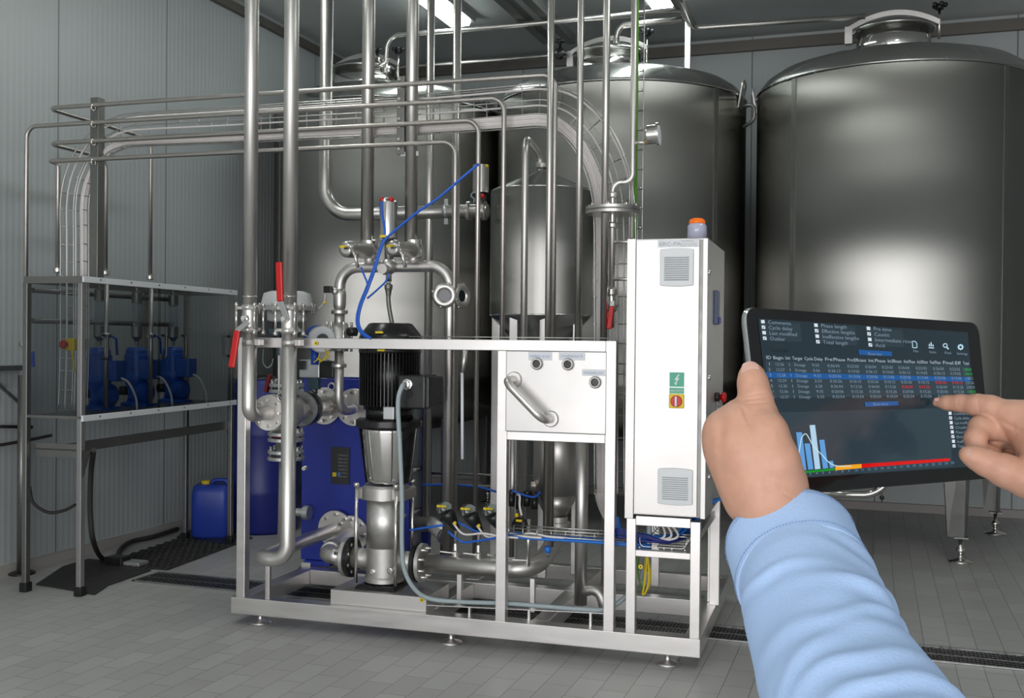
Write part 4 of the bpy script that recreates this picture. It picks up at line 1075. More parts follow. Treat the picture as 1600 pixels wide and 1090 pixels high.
# pipe with the low elbow running to the buffer vessel
Y3 = .95
a = S(509, 200, Y3); b = S(509, 336, Y3); c = S(762, 331, Y3)
c = V((c.x, Y3, b.z))
r3 = rpx(509, 200, Y3, 20)
t = Thing('steel_pipe', 'tall dark pipe that elbows right to a flanged joint beside the buffer vessel', 'pipe')
t.part('tube', K().tube(fillet([V((a.x, Y3, ZC)), V((a.x, Y3, b.z)), V((c.x, Y3, c.z))], .17, 12), r3, 24), 'pipe')
for px in (733, 757):
    q = V((fx(px, 331, Y3), Y3, c.z)); t.part('union_ring', K().slathe(q - V((.012, 0, 0)), (1, 0, 0), [(r3 * 1.3, 0), (r3 * 1.45, .004), (r3 * 1.45, .02), (r3 * 1.3, .024)], 24), 'bolt')
q = V((fx(698, 331, Y3), Y3, c.z)); t.part('pipe_bracket', K().lathe(q, (1, 0, 0), [(r3 * 1.1, -.015), (r3 * 1.1, .015)], 24).box(q.x - .012, q.x + .012, Y3 - .012, Y3 + .012, q.z + r3, q.z + r3 + .035).box(q.x - .012, q.x + .012, Y3 - .012, Y3 + .012, q.z - r3 - .035, q.z - r3), 'grey_alu')
# seat valve standing on that joint
t = Thing('seat_valve', 'upright dark steel pneumatic valve at the end of the elbowed pipe', 'valve')
q = S(751, 300, Y3 - .03); zt_, zb2_ = fz(751, 258, Y3 - .03), fz(751, 318, Y3 - .03)
t.part('actuator', K().slathe(V((q.x, q.y, fz(751, 301, q.y))), (0, 0, 1), [(rpx(751, 280, Y3, 24), 0), (rpx(751, 280, Y3, 25), .01), (rpx(751, 280, Y3, 25), zt_ - fz(751, 301, q.y))], 28), 'pipe')
t.part('neck', K().cyl(V((q.x, q.y + .02, fz(751, 328, q.y))), V((q.x, q.y + .02, fz(751, 300, q.y))), .025), 'black')
t.part('red_cap', K().ball(S(754, 306, Y3 - .10), .014, 10), 'red'); t.part('yellow_dot', K().ball(S(761, 259, Y3 - .05), .010, 8), 'yellow')
single('air_hose', 'small pale bent hose left of the upright dark seat valve', 'hose', K().tube(smooth_path([S(x, y, Y3 - .08) for x, y in ((748, 300), (739, 301), (736, 306), (741, 311), (740, 317))]), .004, 8), 'grey_hose')

Y4, Y5 = .45, .45
vp('tall steel pipe ending on the left horizontal seat valve', 574.5, 250, Y4, 20, 384)
vp('tall steel pipe ending on the right horizontal seat valve', 643, 250, Y5, 19.5, 384)
vp('tall slim pipe passing behind the upper pipe bridge down to the skid base', 671, 300, .97, 12.5, 812)
vp('tall slim pipe just right of centre behind the thin dosing lines', 714, 100, .70, 13, 862)
vp('tall slim steel pipe crossing in front of the buffer vessel, left one', 859, 250, .30, 10.5, 840)
vp('tall slim steel pipe crossing in front of the buffer vessel, right one', 905.5, 250, .30, 10.5, 640)
vp('tall slim steel pipe right of the cable basket bend', 946.5, 200, .30, 11.5, 560)
# pipe with pressure gauge and S-bend to the big flange
Y11 = .35
a = S(989.5, 150, Y11); b = S(988.5, 286, Y11); c = S(957.5, 283, Y11); d_ = S(957.5, 512, Y11)
r11 = rpx(989, 150, Y11, 9)
t = Thing('steel_pipe', 'slim pipe with an S bend and big flat flange left of the electrical cabinet', 'pipe')
t.part('tube', K().tube(fillet([V((a.x, Y11, ZC)), V((b.x, Y11, b.z)), V((c.x, Y11, b.z + .012)), V((c.x, Y11, d_.z))], .075, 10), r11, 18), 'pipe_dull')
for py in (305, 352):
    q = S(957.5, py, Y11); t.part('union_nut', K().slathe(V((c.x, Y11, q.z - .014)), (0, 0, 1), [(r11 * 1.7, 0), (r11 * 2.0, .005), (r11 * 2.0, .022), (r11 * 1.7, .028)], 8), 'pipe_dull')
q = V((c.x, Y11, S(957, 329, Y11).z)); rfl = rpx(957, 329, Y11, 84)
for dz in (-.011, .011): add_flange(t, q + V((0, 0, dz)), (0, 0, 1), rfl, .017, 8 if dz > 0 else 0, m='pipe', br=.009, bl=.014, frac=.86)
t.part('flange_ring', K().torus(q, (0, 0, 1), rfl * .97, .006, 36, 6), 'dark_steel')
t = Thing('pressure_gauge', 'round steel pressure gauge on a side branch above the electrical cabinet', 'gauge')
a = S(991, 223, Y11); b = S(1012, 222, Y11); a.z = b.z = (a.z + b.z) / 2
t.part('branch', K().cyl(V((c.x + (a.x - c.x) * .98, Y11, a.z)), b, r11 * .7), 'pipe_dull')
t.part('brass_fitting', K().cyl(b + V((-.012, 0, 0)), b + V((.012, 0, .004)), r11 * 1.0), 'brass')
g0 = S(1011, 211, Y11); g1 = S(1030, 211, Y11); rg = rpx(1020, 211, Y11, 33)
t.part('case', K().slathe(V((g0.x, Y11, g0.z)), (1, .0, .06), [(rg * .86, 0), (rg * .9, .004), (rg * .9, g1.x - g0.x - .014), (rg * 1.06, g1.x - g0.x - .012), (rg * 1.06, g1.x - g0.x)], 36), 'polish')
t.part('dial', K().lathe(V((g1.x, Y11, g1.z)), (1, 0, .06), [(rg * .95, -.001), (rg * .95, .003)], 36), 'label_white')
t = Thing('drain_valve', 'small ball valve with hanging red lever left of the electrical cabinet', 'valve')
q = S(957.5, 466, Y11); q.x = c.x
t.part('body', K().slathe(q + V((0, 0, -.07)), (0, 0, 1), [(.018, 0), (.028, .015), (.028, .04), (.018, .05), (.018, .08), (.028, .09), (.026, .115), (.018, .125)], 12), 'bolt')
t.part('side_nuts', K().cyl(q + V((-.035, -.0, -.03)), q + V((.035, 0, -.03)), .012, n=8), 'bolt')
e0, e1 = S(956, 478, Y11 - .04), S(951.5, 514, Y11 - .055)
t.part('lever', K().bar(S(957, 470, Y11 - .03), e0, .004, .02, up=(1, 0, 0)), 'grey_alu')
t.part('lever_sleeve', K().bar(e0, e1, .013, .026, up=(1, 0, 0)), 'red', bevel=.005, label='red plastic lever sleeve')
for py, lab in ((378, 'upper short side branch linking the slim pipe to the cabinet'), (436, 'lower short side branch linking the slim pipe to the cabinet')):
    a = S(957, py, Y11); single('branch_pipe', lab, 'pipe', K().cyl(V((c.x, Y11, a.z)), V((cx0 + .01, Y11, a.z)), r11 * .65), 'pipe_dull')

# upper manifold loop
YU = .45
a = S(530.5, 487, YU); zt_ = fz(620, 416.5, YU); b = S(703, 470, YU); zb_u = fz(705, 866, YU)
ru = rpx(620, 416, YU, 17.5)
t = Thing('manifold_pipe', 'satin steel pipe loop arching over above the pump motor', 'pipe')
t.part('tube', K().tube(fillet([V((a.x, YU, a.z)), V((a.x, YU, zt_)), V((b.x, YU, zt_)), V((b.x, YU, zb_u))], .11, 12), ru, 24), 'pipe_dull')
t.part('bulge', K().lathe(V((a.x, YU, fz(531, 488, YU))), (0, 0, 1), [(ru * .85, 0), (ru * 1.15, .04), (ru * 1.18, .10), (ru * 1.0, .13)], 28), 'pipe_dull')
t.part('weld_boss', K().ball(S(524, 455, YU - .03), .022, 12), 'pipe_dull')
q = S(605, 416.5, YU); q.z = zt_
t.part('clamp_ring', K().slathe(q - V((.03, 0, 0)), (1, 0, 0), [(ru * 1.2, 0), (ru * 1.45, .01), (ru * 1.45, .05), (ru * 1.2, .06)], 28), 'pipe_dull')
t = Thing('sight_glass', 'round sight glass with notched rings on the right leg of the pipe loop', 'sight glass')
q = V((b.x, YU, fz(703, 462, YU)))
for k, (dx, dy) in enumerate(((-.01, -.055), (.055, .02))):
    cc = q + V((dx, dy, 0)); ax = V((.35, -1, 0)) if k == 0 else V((1, -.35, 0))
    f = t.part('ring', K().torus(cc, ax, mp(q, 14.0), .019, 32, 8), 'pipe_dull')
    aa = ax.normalized().orthogonal().normalized(); bb = ax.normalized().cross(aa)
    for j in range(4):
        an = j * math.pi / 2 + .5; t.part('notch_lug', K().ball(cc + (aa * math.cos(an) + bb * math.sin(an)) * mp(q, 18), .012, 8), 'pipe_dull', under=f)
    t.part('lens', K().slathe(cc, ax, [(mp(q, 12), 0), (mp(q, 12), .006)], 28), 'dark_glass')
t.part('housing', K().ball(q, ru * 1.5, 16), 'pipe_dull')
t = Thing('plug_sensor', 'small black plug sensor on a thin cable left of the pipe loop', 'sensor')
q = S(511, 453, YU - .06)
t.part('plug', K().box(q.x - .016, q.x + .03, q.y - .015, q.y + .015, q.z - .015, q.z + .022), 'black', bevel=.004)
t.part('cable', K().tube(smooth_path([S(x, y, YU - .06) for x, y in ((508, 458), (507, 470), (500, 480), (488, 486))]), .004, 8), 'white_cable')
t.part('yellow_tag', K().ball(S(508, 473, YU - .07), .009, 8), 'yellow')
# left leg of the loop: union, body, thin pipe and elbow into the heat exchanger
t = Thing('check_valve', 'bolted round check valve under the left leg of the pipe loop', 'valve')
x_ = a.x
t.part('union', K().slathe(V((x_, YU, fz(531, 490.5, YU))), (0, 0, 1), [(ru * 1.35, 0), (ru * 1.5, .004), (ru * 1.5, .018), (ru * 1.35, .024)], 24), 'pipe_dull')
t.part('neck', K().cyl(V((x_, YU, fz(531, 512, YU))), V((x_, YU, fz(531, 490, YU))), ru * .95), 'pipe_dull')
t.part('body', K().lathe(V((x_, YU, fz(533, 548, YU))), (0, 0, 1), [(ru * 1.2, 0), (ru * 2.2, .02), (ru * 2.3, .07), (ru * 1.8, .12), (ru * 1.0, .15)], 32), 'cast')
for k in range(6):
    an = k * math.pi / 3 + .3; cc = V((x_ + ru * 2.2 * math.cos(an), YU + ru * 2.2 * math.sin(an), 0))
    t.part('bolt', K().cyl(V((cc.x, cc.y, fz(533, 549, YU))), V((cc.x, cc.y, fz(533, 503, YU))), .008, n=8), 'bolt')
cc = S(549, 518, YU - .05); t.part('black_cap', K().cyl(cc - V((.02, 0, 0)), cc + V((.03, 0, 0)), .024), 'black')
zz = fz(545, 640, YU)
pe = V((fx(553, 636, EXY) , EXY - .03, fz(553, 636, EXY)))
t = Thing('steel_pipe', 'thin satin pipe elbowed from the check valve into the blue heat exchanger', 'pipe')
t.part('tube', K().tube(fillet([V((x_, YU, fz(531, 548, YU))), V((x_, YU, pe.z)), V((x_ + .01, EXY - .2, pe.z)), V((pe.x, EXY - .03, pe.z))], .10, 10), ru * .82, 24), 'pipe_dull')
t.part('union', K().slathe(V((x_, YU, fz(531, 574, YU))), (0, 0, 1), [(ru * 1.2, 0), (ru * 1.35, .004), (ru * 1.35, .018), (ru * 1.2, .024)], 24), 'pipe_dull')
# horizontal seat valves
def hseat(x0, y0, fx_, fy_, label):
    p = S(x0, y0, YU); q = S(fx_, fy_, YU); # q only for direction
    qq = back_to(V((p.x, p.y, p.z)), fx_) if False else None
    t = Thing('seat_valve', label, 'valve'); r_ = mp(p, 12.5)
    f0 = p + V((-.035, -.27, .0))
    f0 = S(fx_, fy_, .17)
    ax = (f0 - p); L_ = ax.length; ax.normalize()
    t.part('actuator', K().lathe(f0, -ax, [(r_ * .55, -.014), (r_ * .85, -.008), (r_, .006), (r_ * 1.02, .03), (r_ * 1.02, L_ - .04), (r_ * .8, L_ - .02), (r_ * .5, L_)], 32), 'pipe')
    t.part('body', K().ball(p, r_ * .95, 18).cyl(p, V((p.x, YU, zt_)), r_ * .62, n=20), 'pipe_dull')
    t.part('union', K().slathe(p + V((0, 0, r_ * .7)), (0, 0, 1), [(r_ * .85, 0), (r_ * 1.1, .005), (r_ * 1.1, .024), (r_ * .85, .03)], 10), 'bolt')
    t.part('side_clamp', K().torus(p + V((r_ * .7, 0, 0)), (1, 0, 0), r_ * .75, .012, 24, 8), 'pipe_dull')
    t.part('yellow_tag', K().obox(f0 + ax * .012 + V((-.008, 0, .012)), (.022, 0, 0), (0, .004, 0), (0, 0, .006)), 'yellow')
    t.part('air_fitting', K().tube([f0 + ax * .01 + V((.0, -.005, .004)), f0 + V((.04, -.03, .006)), f0 + V((.07, -.04, -.04)), f0 + V((.085, -.035, -.10))], .009, 10), 'bolt')
    return t
hseat(577, 392, 541, 389, 'left round ended pneumatic valve lying above the pipe loop')
hseat(646, 391, 614, 388, 'right round ended pneumatic valve lying above the pipe loop')
t = Thing('seat_valve', 'upright polished pneumatic valve with red caps above the pump motor', 'valve')
q = S(607, 345, .40); r_ = rpx(607, 345, .40, 28); zq0, zq1 = fz(607, 374, .40), fz(607, 314, .40)
t.part('actuator', K().slathe(V((q.x, .40, zq0)), (0, 0, 1), [(r_ * .9, 0), (r_, .008), (r_, zq1 - zq0 - .006), (r_ * .9, zq1 - zq0)], 36), 'polish')
t.part('red_cap', K().ball(S(597, 311.5, .37), .013, 10).ball(S(611.5, 311.5, .37), .015, 10), 'red')
t.part('air_elbow', K().tube([S(598, 314, .36), S(603, 309, .37), S(609, 312, .38)], .006, 8), 'bolt')
t.part('stem', K().cyl(V((q.x, .41, fz(607, 418, .41))), V((q.x, .41, zq0)), r_ * .5), 'dark_steel')
t.part('body', K().ball(V((q.x, .41, zt_)), ru * 1.5, 16).cyl(V((q.x, .32, zt_ - .02)), V((q.x, .41, zt_ - .02)), ru * .9), 'pipe_dull')
t.part('outlet', K().cyl(V((q.x, .41, fz(607, 440, .41))), V((q.x, .41, zt_)), .016), 'bolt')
q = S(607, 442, .41)
single('drip_hose', 'short dark grey hose with a funnel end dangling above the pump motor', 'hose',
       K().tube(smooth_path([S(x, y, .38) for x, y in ((607, 441), (607, 448), (607, 456), (607, 470), (609, 486), (613, 507))]), [.012 if i < 4 else (.022 if i < 12 else (.020 - .0009 * (i - 12) if i < 20 else .012)) for i in range(41)], 12), 'dark_steel')
# blue air hoses
YH = .14
def hose(label, pts, w=3.2, ly=YH, m='blue_hose', group=None, name='air_hose', ly1=None):
    n = len(pts); P = [S(x, y, ly if ly1 is None else ly + (ly1 - ly) * i / (n - 1)) for i, (x, y) in enumerate(pts)]
    return single(name, label, 'hose' if 'hose' in name else 'cable', K().tube(smooth_path(P), mp(P[0], w / 2), 10), m, group)
hose('long blue air hose slanting up from the pump motor to the right', ((748, 256), (718, 281), (685, 309), (650, 333), (622, 356), (603, 373), (594, 392), (586, 420), (575, 450), (564, 478), (560, 502), (566, 518), (580, 529)), 4.2, .06, ly1=.0)
hose('second blue air hose strand running beside the long one', ((600, 372), (591, 395), (583, 421), (572, 450), (561, 478), (557, 502), (563, 519), (576, 530)), 3.4, .05)
hose('thin blue air hose dropping from the upright valve cap', ((596, 315), (597, 335), (601, 355), (601, 372)), 4, .10)
hose('thin blue air hose from the left lying valve', ((564, 417), (569, 430), (574, 443), (574, 456)), 3, .08)
hose('thin blue air hose from the centre of the pipe loop', ((607, 427), (604, 438), (590, 452), (574, 466)), 3, .08)
for (x, y) in ((600, 371), (565, 418), (608, 424)):
    q = S(x, y, .06); 
single('hose_tag', 'tiny yellow sleeve tag where the blue hoses meet', 'tag', K().box(*(lambda q: (q.x - .016, q.x + .016, q.y - .008, q.y + .008, q.z - .006, q.z + .006))(S(599, 369, .05))), 'yellow')

# ------------------------------------------------------------------ buffer vessel and lower vessel
YV = 1.22
cxv = fx(846, 400, YV - .25); rV = rpx(846, 400, YV, 163) * .985
cxv = fx(846, 400, YV)
t = Thing('buffer_vessel', 'mid sized steel vessel with conical ends in the middle of the skid', 'tank')
z0_, z1_ = fz(846, 490, YV - rV), fz(846, 290, YV - rV)
t.part('shell', K().lathe((cxv, YV, 0), (0, 0, 1), [(rV, z0_), (rV, z1_)], 64, close=False), 'tank')
t.part('top_cone', K().lathe((cxv, YV, 0), (0, 0, 1), [(rV, z1_), (rV * .98, z1_ + .012), (.035, z1_ + .13), (.035, z1_ + .16)], 64), 'tank_dome')
t.part('bottom_cone', K().lathe((cxv, YV, 0), (0, 0, 1), [(.06, z0_ - .26), (rV * .98, z0_ - .01), (rV, z0_)], 64), 'tank_dome')
for an in (200, 250, 290, 340):
    d = V((math.cos(rad(an)), math.sin(rad(an)), 0)) * rV * .86
    t.part('leg', K().box(cxv + d.x - .025, cxv + d.x + .025, YV + d.y - .02, YV + d.y + .02, bz1, z0_ + .02), 'frame', bevel=.004)
a = S(819.5, 400, .78); e = V((cxv, YV, z1_ + .24)); zt2_ = fz(820, 214, .78)
pipe('slim pipe rising beside the buffer vessel and bending over to its top', [V((a.x, .78, fz(820, 840, .78))), V((a.x, .78, zt2_)), V((cxv - .02, YV - .02, e.z)), V((cxv, YV, z1_ + .14))], rpx(820, 400, .78, 11), 'pipe_dull', .09, mb=K,
     collars=[(V((cxv, YV, z1_ + .165)), (0, 0, 1), .04, .03)])
YW = .62
cxw = fx(869, 740, YW); rW = rpx(869, 740, YW, 72)
t = Thing('filter_vessel', 'satin steel filter vessel with a cone bottom under the valve panel', 'tank')
za_, zb3 = fz(869, 776, YW - rW), fz(869, 640, YW - rW)
t.part('shell', K().lathe((cxw, YW, 0), (0, 0, 1), [(rW, za_), (rW, zb3)], 48), 'pipe_dull')
t.part('cone', K().lathe((cxw, YW, 0), (0, 0, 1), [(rW * .45, fz(879, 810, YW - rW * .5)), (rW * .99, za_)], 48), 'pipe')
zc0, zc1 = fz(878, 833, YW - .05), fz(878, 812, YW - .05)
t.part('outlet_union', K().slathe((cxw + .012, YW, zc0), (0, 0, 1), [(rW * .42, 0), (rW * .46, .01), (rW * .46, (zc1 - zc0) * .4), (rW * .54, (zc1 - zc0) * .45), (rW * .54, (zc1 - zc0) * .7), (rW * .44, (zc1 - zc0) * .75), (rW * .44, zc1 - zc0 + .01)], 28), 'pipe_dull')
q = S(845, 758, YW - .06); t.part('side_port', K().cyl(q, q + V((-.05, -.02, 0)), .02).torus(q + V((-.03, -.01, 0)), (1, .3, 0), .02, .006, 16, 6), 'pipe_dull')
t.part('port_tag', K().ball(S(841, 755, YW - .09), .009, 8), 'yellow')
# pump discharge main
zm = zS
x1m = X + .24
p1 = V((x1m, PY, zm)); q1 = S(835, 884, PY); q1.z = zm
q2 = V((cxw + .012, YW, zc0))
pipe('thick discharge pipe running right from the pump and up to the filter vessel', [p1, V((q1.x, PY, zm)), V((q2.x, YW * .82, fz(880, 855, YW * .8))), V((q2.x, YW, zc0 + .01))], rpx(740, 880, PY, 29), 'pipe_dull', .14, mb=K)
for px in (719, 833):
    q = S(px, 920, PY + .02); single('pipe_support', 'short flat support bar under the %s end of the discharge pipe' % ('left' if px < 800 else 'right'), 'support', K().box(q.x - .012, q.x + .012, PY, PY + .03, bz1, zm - .04), 'frame', bevel=.002)
# pump suction bend
pL = V((X - .24, PY, zm)); pe2 = V((fx(549, 834, EXY), EXY - .03, fz(549, 834, EXY)))
t = Thing('steel_pipe', 'short suction bend left of the pump with a ribbed sleeve', 'pipe')
t.part('tube', K().tube(fillet([pL, pL + V((-.10, .01, 0)), V((pe2.x + .0, EXY - .03, pe2.z))], .08, 10), rpx(545, 850, PY, 26), 22), 'pipe_dull')
d = (pe2 - (pL + V((-.10, .01, 0)))).normalized(); q = pL + V((-.10, .01, 0)) + d * .10
sl = K()
for k in range(5): sl.torus(q + d * .016 * k, d, rpx(545, 850, PY, 27), .010, 24, 6)
t.part('ribbed_sleeve', sl, 'cast')
# right-hand verticals under the panel
yy = .36
a, b = vline(909, 760, yy, 640, 944); ra_ = rpx(909, 760, yy, 20)
t = Thing('steel_pipe', 'satin vertical pipe below the valve panel with a bend curling right at its foot', 'pipe')
t.part('tube', K().cyl(a, b, ra_, n=24), 'pipe_dull')
t.part('foot_bend', K().tube(fillet([V((b.x, yy, fz(915, 925, yy))), V((b.x + .10, yy - .02, fz(915, 915, yy))), V((b.x + .14, yy - .04, fz(930, 952, yy)))], .07, 8), ra_ * .85, 20), 'pipe_dull')
vp('vertical pipe behind the right post of the valve panel', 947, 800, .8, 14, 915, 640)
vp('vertical pipe seen under the panel beside its left post', 801, 720, .6, 9, 870, 640, m='pipe_dull')
# small pipe with tail hanging left of the panel
t = Thing('sampling_lance', 'thin pale lance hanging freely left of the valve panel', 'lance')
t.part('rod', K().tube([S(722, 582, .2), S(722.5, 717, .2)], .008, 10), 'label_white'); t.part('head', K().tube([S(727, 547, .2), S(725, 565, .2), S(722, 582, .2)], [.013, .014, .008], 10), 'pipe_dull')
t.part('cord', K().tube(smooth_path([S(731, 540, .2), S(730, 552, .2), S(726, 560, .2)]), .003, 6), 'dark_steel')

# dark cross pipes seen deep in the skid
for py, px0, px1, ly, w, lab in ((741, 690, 784, 1.2, 3, 'upper thin dark cross pipe deep in the skid'), (759, 690, 784, 1.25, 2.6, 'lower thin dark cross pipe deep in the skid')):
    single('cross_pipe', lab, 'pipe', K().cyl(S(px0 - 50, py - 3, ly), S(px1 + 60, py + 3, ly), .008), 'dark_steel')
a, b = S(655, 812, .80), S(700, 838, .45)
t = Thing('steel_pipe', 'dull slanting pipe stub behind the right of the pump foot', 'pipe')
t.part('tube', K().tube([S(600, 822, .95), S(675, 818, .95), S(697, 838, .55)], .045, 20), 'pipe_dull')
t.part('end_cap', K().cyl(S(697, 838, .55), S(700, 840, .52), .05), 'bolt')

# sensors with clear domes, their taps and cables
def sensor(px, py, label, tx):
    t = Thing('sensor', label, 'sensor'); q = S(px, py, .10); r_ = mp(q, 12.5)
    d = V((.45, .55, -1)).normalized()
    t.part('dome', K().lathe(q + V((0, 0, 0)), (-.2, -.9, .35), [(r_, -.012), (r_, .0), (r_ * .92, .02), (r_ * .6, .034), (0, .04)], 28), 'gauge_glass')
    t.part('face', K().slathe(q, (-.2, -.9, .35), [(r_ * .95, -.016), (r_ * .95, -.006)], 28), 'grey_alu')
    t.part('inner_works', K().ball(q + V((-.004, -.010, .0)), r_ * .45, 10), 'dark_steel')
    t.part('yellow_label', K().obox(q + V((-.004, -.030, .018)), (r_ * .62, 0, 0), (0, .002, .0), (0, -.001, .006)), 'yellow')
    t.part('body', K().tube([q + d * .01, q + d * .05, q + d * .095, q + d * .13], [r_ * .95, r_ * .9, r_ * .62, r_ * .4], 16), 'black')
    e_ = S(tx, 815, PY)
    t.part('stem', K().tube([q + d * .12, V((e_.x, PY, q.z - .13)), V((e_.x, PY, zm + .10))], .010, 10), 'bolt')
    t.part('tap_body', K().slathe(V((e_.x, PY, zm + .02)), (0, 0, 1), [(.014, 0), (.014, .02), (.02, .024), (.02, .05), (.014, .055), (.012, .09)], 12), 'bolt')
    t.part('tap_lever', K().bar(V((e_.x, PY - .02, zm + .065)), V((e_.x - .065, PY - .05, zm + .075)), .012, .006), 'bolt')
    t.part('cable_tag', K().ball(q + V((.06, -.01, -.065)), .010, 8), 'yellow')
    hp = [q + V((.05, -.01, -.065)), q + V((.11, -.02, -.115)), S(px + 60, 833, .06), S(px + 90, 838, .05), S(max(px + 115, 800), 840, .05)]
    t.part('white_lead', K().tube(smooth_path(hp), .0055, 8), 'white_cable')
sensor(694.5, 795, 'leftmost of three sensors with clear domes above the discharge pipe', 712)
sensor(731.5, 799, 'middle of three sensors with clear domes above the discharge pipe', 748)
sensor(767, 799, 'rightmost of three sensors with clear domes, beside the panel post', 786)
t = Thing('pressure_transmitter', 'round black transmitter with yellow tags right of the panel post', 'sensor')
q = S(811, 820, .16)
t.part('body', K().slathe(q, (-.3, -.9, .2), [(mp(q, 11), -.03), (mp(q, 12), -.02), (mp(q, 12), .01), (mp(q, 9), .016)], 24), 'black')
t.part('yellow_tag', K().box(q.x - .008, q.x + .022, q.y - .03, q.y - .02, q.z + .022, q.z + .032), 'yellow')
t.part('yellow_sleeve', K().ball(q + V((-.01, -.01, .05)), .012, 8), 'yellow')
t.part('lead', K().tube(smooth_path([S(815, 805, .15), S(812, 790, .15), S(812, 775, .17), S(808, 772, .2)]), .006, 8), 'white_cable')
e_ = S(825.5, 850, PY)
t.part('stem', K().cyl(V((e_.x, PY, zm + .02)), V((e_.x, PY, fz(826, 810, PY))), .010), 'bolt')
t.part('tap_lever', K().bar(V((e_.x, PY - .02, zm + .055)), V((e_.x - .07, PY - .05, zm + .06)), .012, .006), 'bolt')
for k in range(4):
    q = S(800 + 12 * k, 770 + 4 * (k % 2), .5); single('seat_valve', ('first', 'second', 'third', 'fourth')[k] + ' from the left of four small black valves deep behind the panel post', 'valve',
        K().cyl(q, q + V((0, -.01, -.07)), .018).ball(q, .022, 10), 'black')
for k, pts in enumerate((((640, 828), (665, 824), (694, 820)), ((660, 757), (700, 757), (745, 760), (776, 768)), ((700, 830), (722, 846), (750, 844), (776, 840)), ((715, 815), (745, 830), (776, 836)), ((800, 766), (815, 772), (835, 776), (845, 768)))):
    hose(('blue air hose from the pipe stub to the left sensor', 'blue air hose level behind the three sensors', 'blue air hose sagging below the three sensors', 'blue air hose between the left and middle sensors', 'blue air hose behind the panel post near the filter vessel')[k], pts, 3.4, (.12, .75, .06, .12, .45)[k])
t = Thing('pressure_switch', 'small light blue cap fitting below the blue cable bundle', 'sensor')
q = S(856, 853, .10)
t.part('cap', K().cyl(q, q + V((0, 0, -.03)), .016), 'blue_cable'); t.part('stem', K().cyl(q + V((0, .0, -.03)), S(856, 868, .12), .008), 'bolt')

# blue cable bundle on its wire rack
rk = K(); p0, p1 = S(795, 834, .05), S(975, 846, .05)
for dy in (0, .08):
    for dz in (0, .03): rk.tube([p0 + V((0, dy, dz)), p1 + V((0, dy, dz))], .0035, 6)
for k in range(9):
    p = p0 + (p1 - p0) * k / 8; rk.tube([p + V((0, 0, .03)), p, p + V((0, .08, 0)), p + V((0, .08, .03))], .003, 6)
single('wire_rack', 'narrow wire rack carrying blue cables behind the panel posts', 'rack', rk, 'wire')
for k in range(7):
    dy, dz = .012 + .011 * (k % 4), .008 + .010 * (k // 4) - .012
    pts = [S(780 + 2 * k, 836, .05) + V((0, dy, dz)), S(840, 841, .05) + V((0, dy, dz)), S(900, 845, .05) + V((0, dy, dz + .002)), S(950, 848, .05) + V((0, dy, dz)), S(990, 852, .05) + V((0, dy, dz)), S(1015, 855, .08) + V((0, dy, dz))]
    single('bundled_cable', 'blue cable in the bundle lying on the wire rack', 'cable', K().tube(smooth_path(pts), .0075, 8), 'blue_cable', 'blue cable bundle on the wire rack')

# ------------------------------------------------------------------ dosing cabinet
def FLW(px, py): return onZ(px, py, 0)
DA, DB = FLW(131, 930), FLW(364, 847)
ey_ = (DB - DA); DL = ey_.length; ey_.normalize(); ex_ = V((ey_.y, -ey_.x, 0))
DM = Matrix(((ex_.x, ey_.x, 0, DA.x), (ex_.y, ey_.y, 0, DA.y), (0, 0, 1, 0), (0, 0, 0, 1)))
DMI = DM.inverted(); DR = DM.to_3x3()
def D(): return MB(DM)
_k = (46 - 800.0) / F; _a = DA - EYE
DW = -((_k * _a.dot(FW) - _a.dot(RT)) / (ex_.dot(RT) - _k * ex_.dot(FW)))
def DX(px, py, x): return DMI @ hit(px, py, DM @ V((x, 0, 0)), DR @ V((1, 0, 0)))
def DY(px, py, y): return DMI @ hit(px, py, DM @ V((0, y, 0)), DR @ V((0, 1, 0)))
zT, zM, zS2 = DX(138, 432, 0).z, DX(138, 648, 0).z, .84
t = Thing('dosing_cabinet', 'grey steel dosing cabinet on legs with clear front sheets', 'cabinet')
pw = .032; print('DW', DW, 'DL', DL)
for (x, y) in ((0, 0), (0, DL), (-DW, 0), (-DW, DL)):
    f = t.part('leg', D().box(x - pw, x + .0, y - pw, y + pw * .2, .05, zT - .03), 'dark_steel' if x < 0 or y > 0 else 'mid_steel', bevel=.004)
    t.part('foot_cap', D().box(x - pw - .008, x + .008, y - pw - .008, y + pw * .2 + .008, 0, .055), 'black', under=f, bevel=.004)
for z0, z1, mm in ((zT - .035, zT, 'vent'), (zM - .035, zM, 'vent')):
    f = t.part('side_rail', D().box(-.002, .012, -pw, DL + .02, z0, z1), mm, bevel=.002)
    sc_ = D()
    for k in range(6): sc_.cyl((.011, .12 + k * (DL - .2) / 5, (z0 + z1) / 2 + .004), (.015, .12 + k * (DL - .2) / 5, (z0 + z1) / 2 + .004), .006, n=8)
    t.part('screw_heads', sc_, 'dark_steel', under=f)
t.part('end_rail', D().box(-DW - .02, -.0, -pw - .006, -pw + .004, zT - .04, zT), 'dark_steel')
t.part('rear_rail', D().box(-DW - .01, -DW, 0, DL, zT - .04, zT), 'dark_steel'); t.part('far_rail', D().box(-DW, 0, DL - .01, DL, zT - .04, zT), 'dark_steel')
t.part('pump_floor', D().box(-DW, -.002, -pw, DL, zM - .02, zM - .005), 'dark_steel')
t.part('side_sheet', D().box(.001, .005, -.0, DL * .44, zM - .005, zT - .03), 'pane')
t.part('side_sheet', D().box(.006, .010, DL * .42, DL, zM - .005, zT - .03), 'pane')
t.part('end_sheet', D().box(-DW, -pw, -pw, -pw + .004, zM - .005, zT - .03), 'pane')
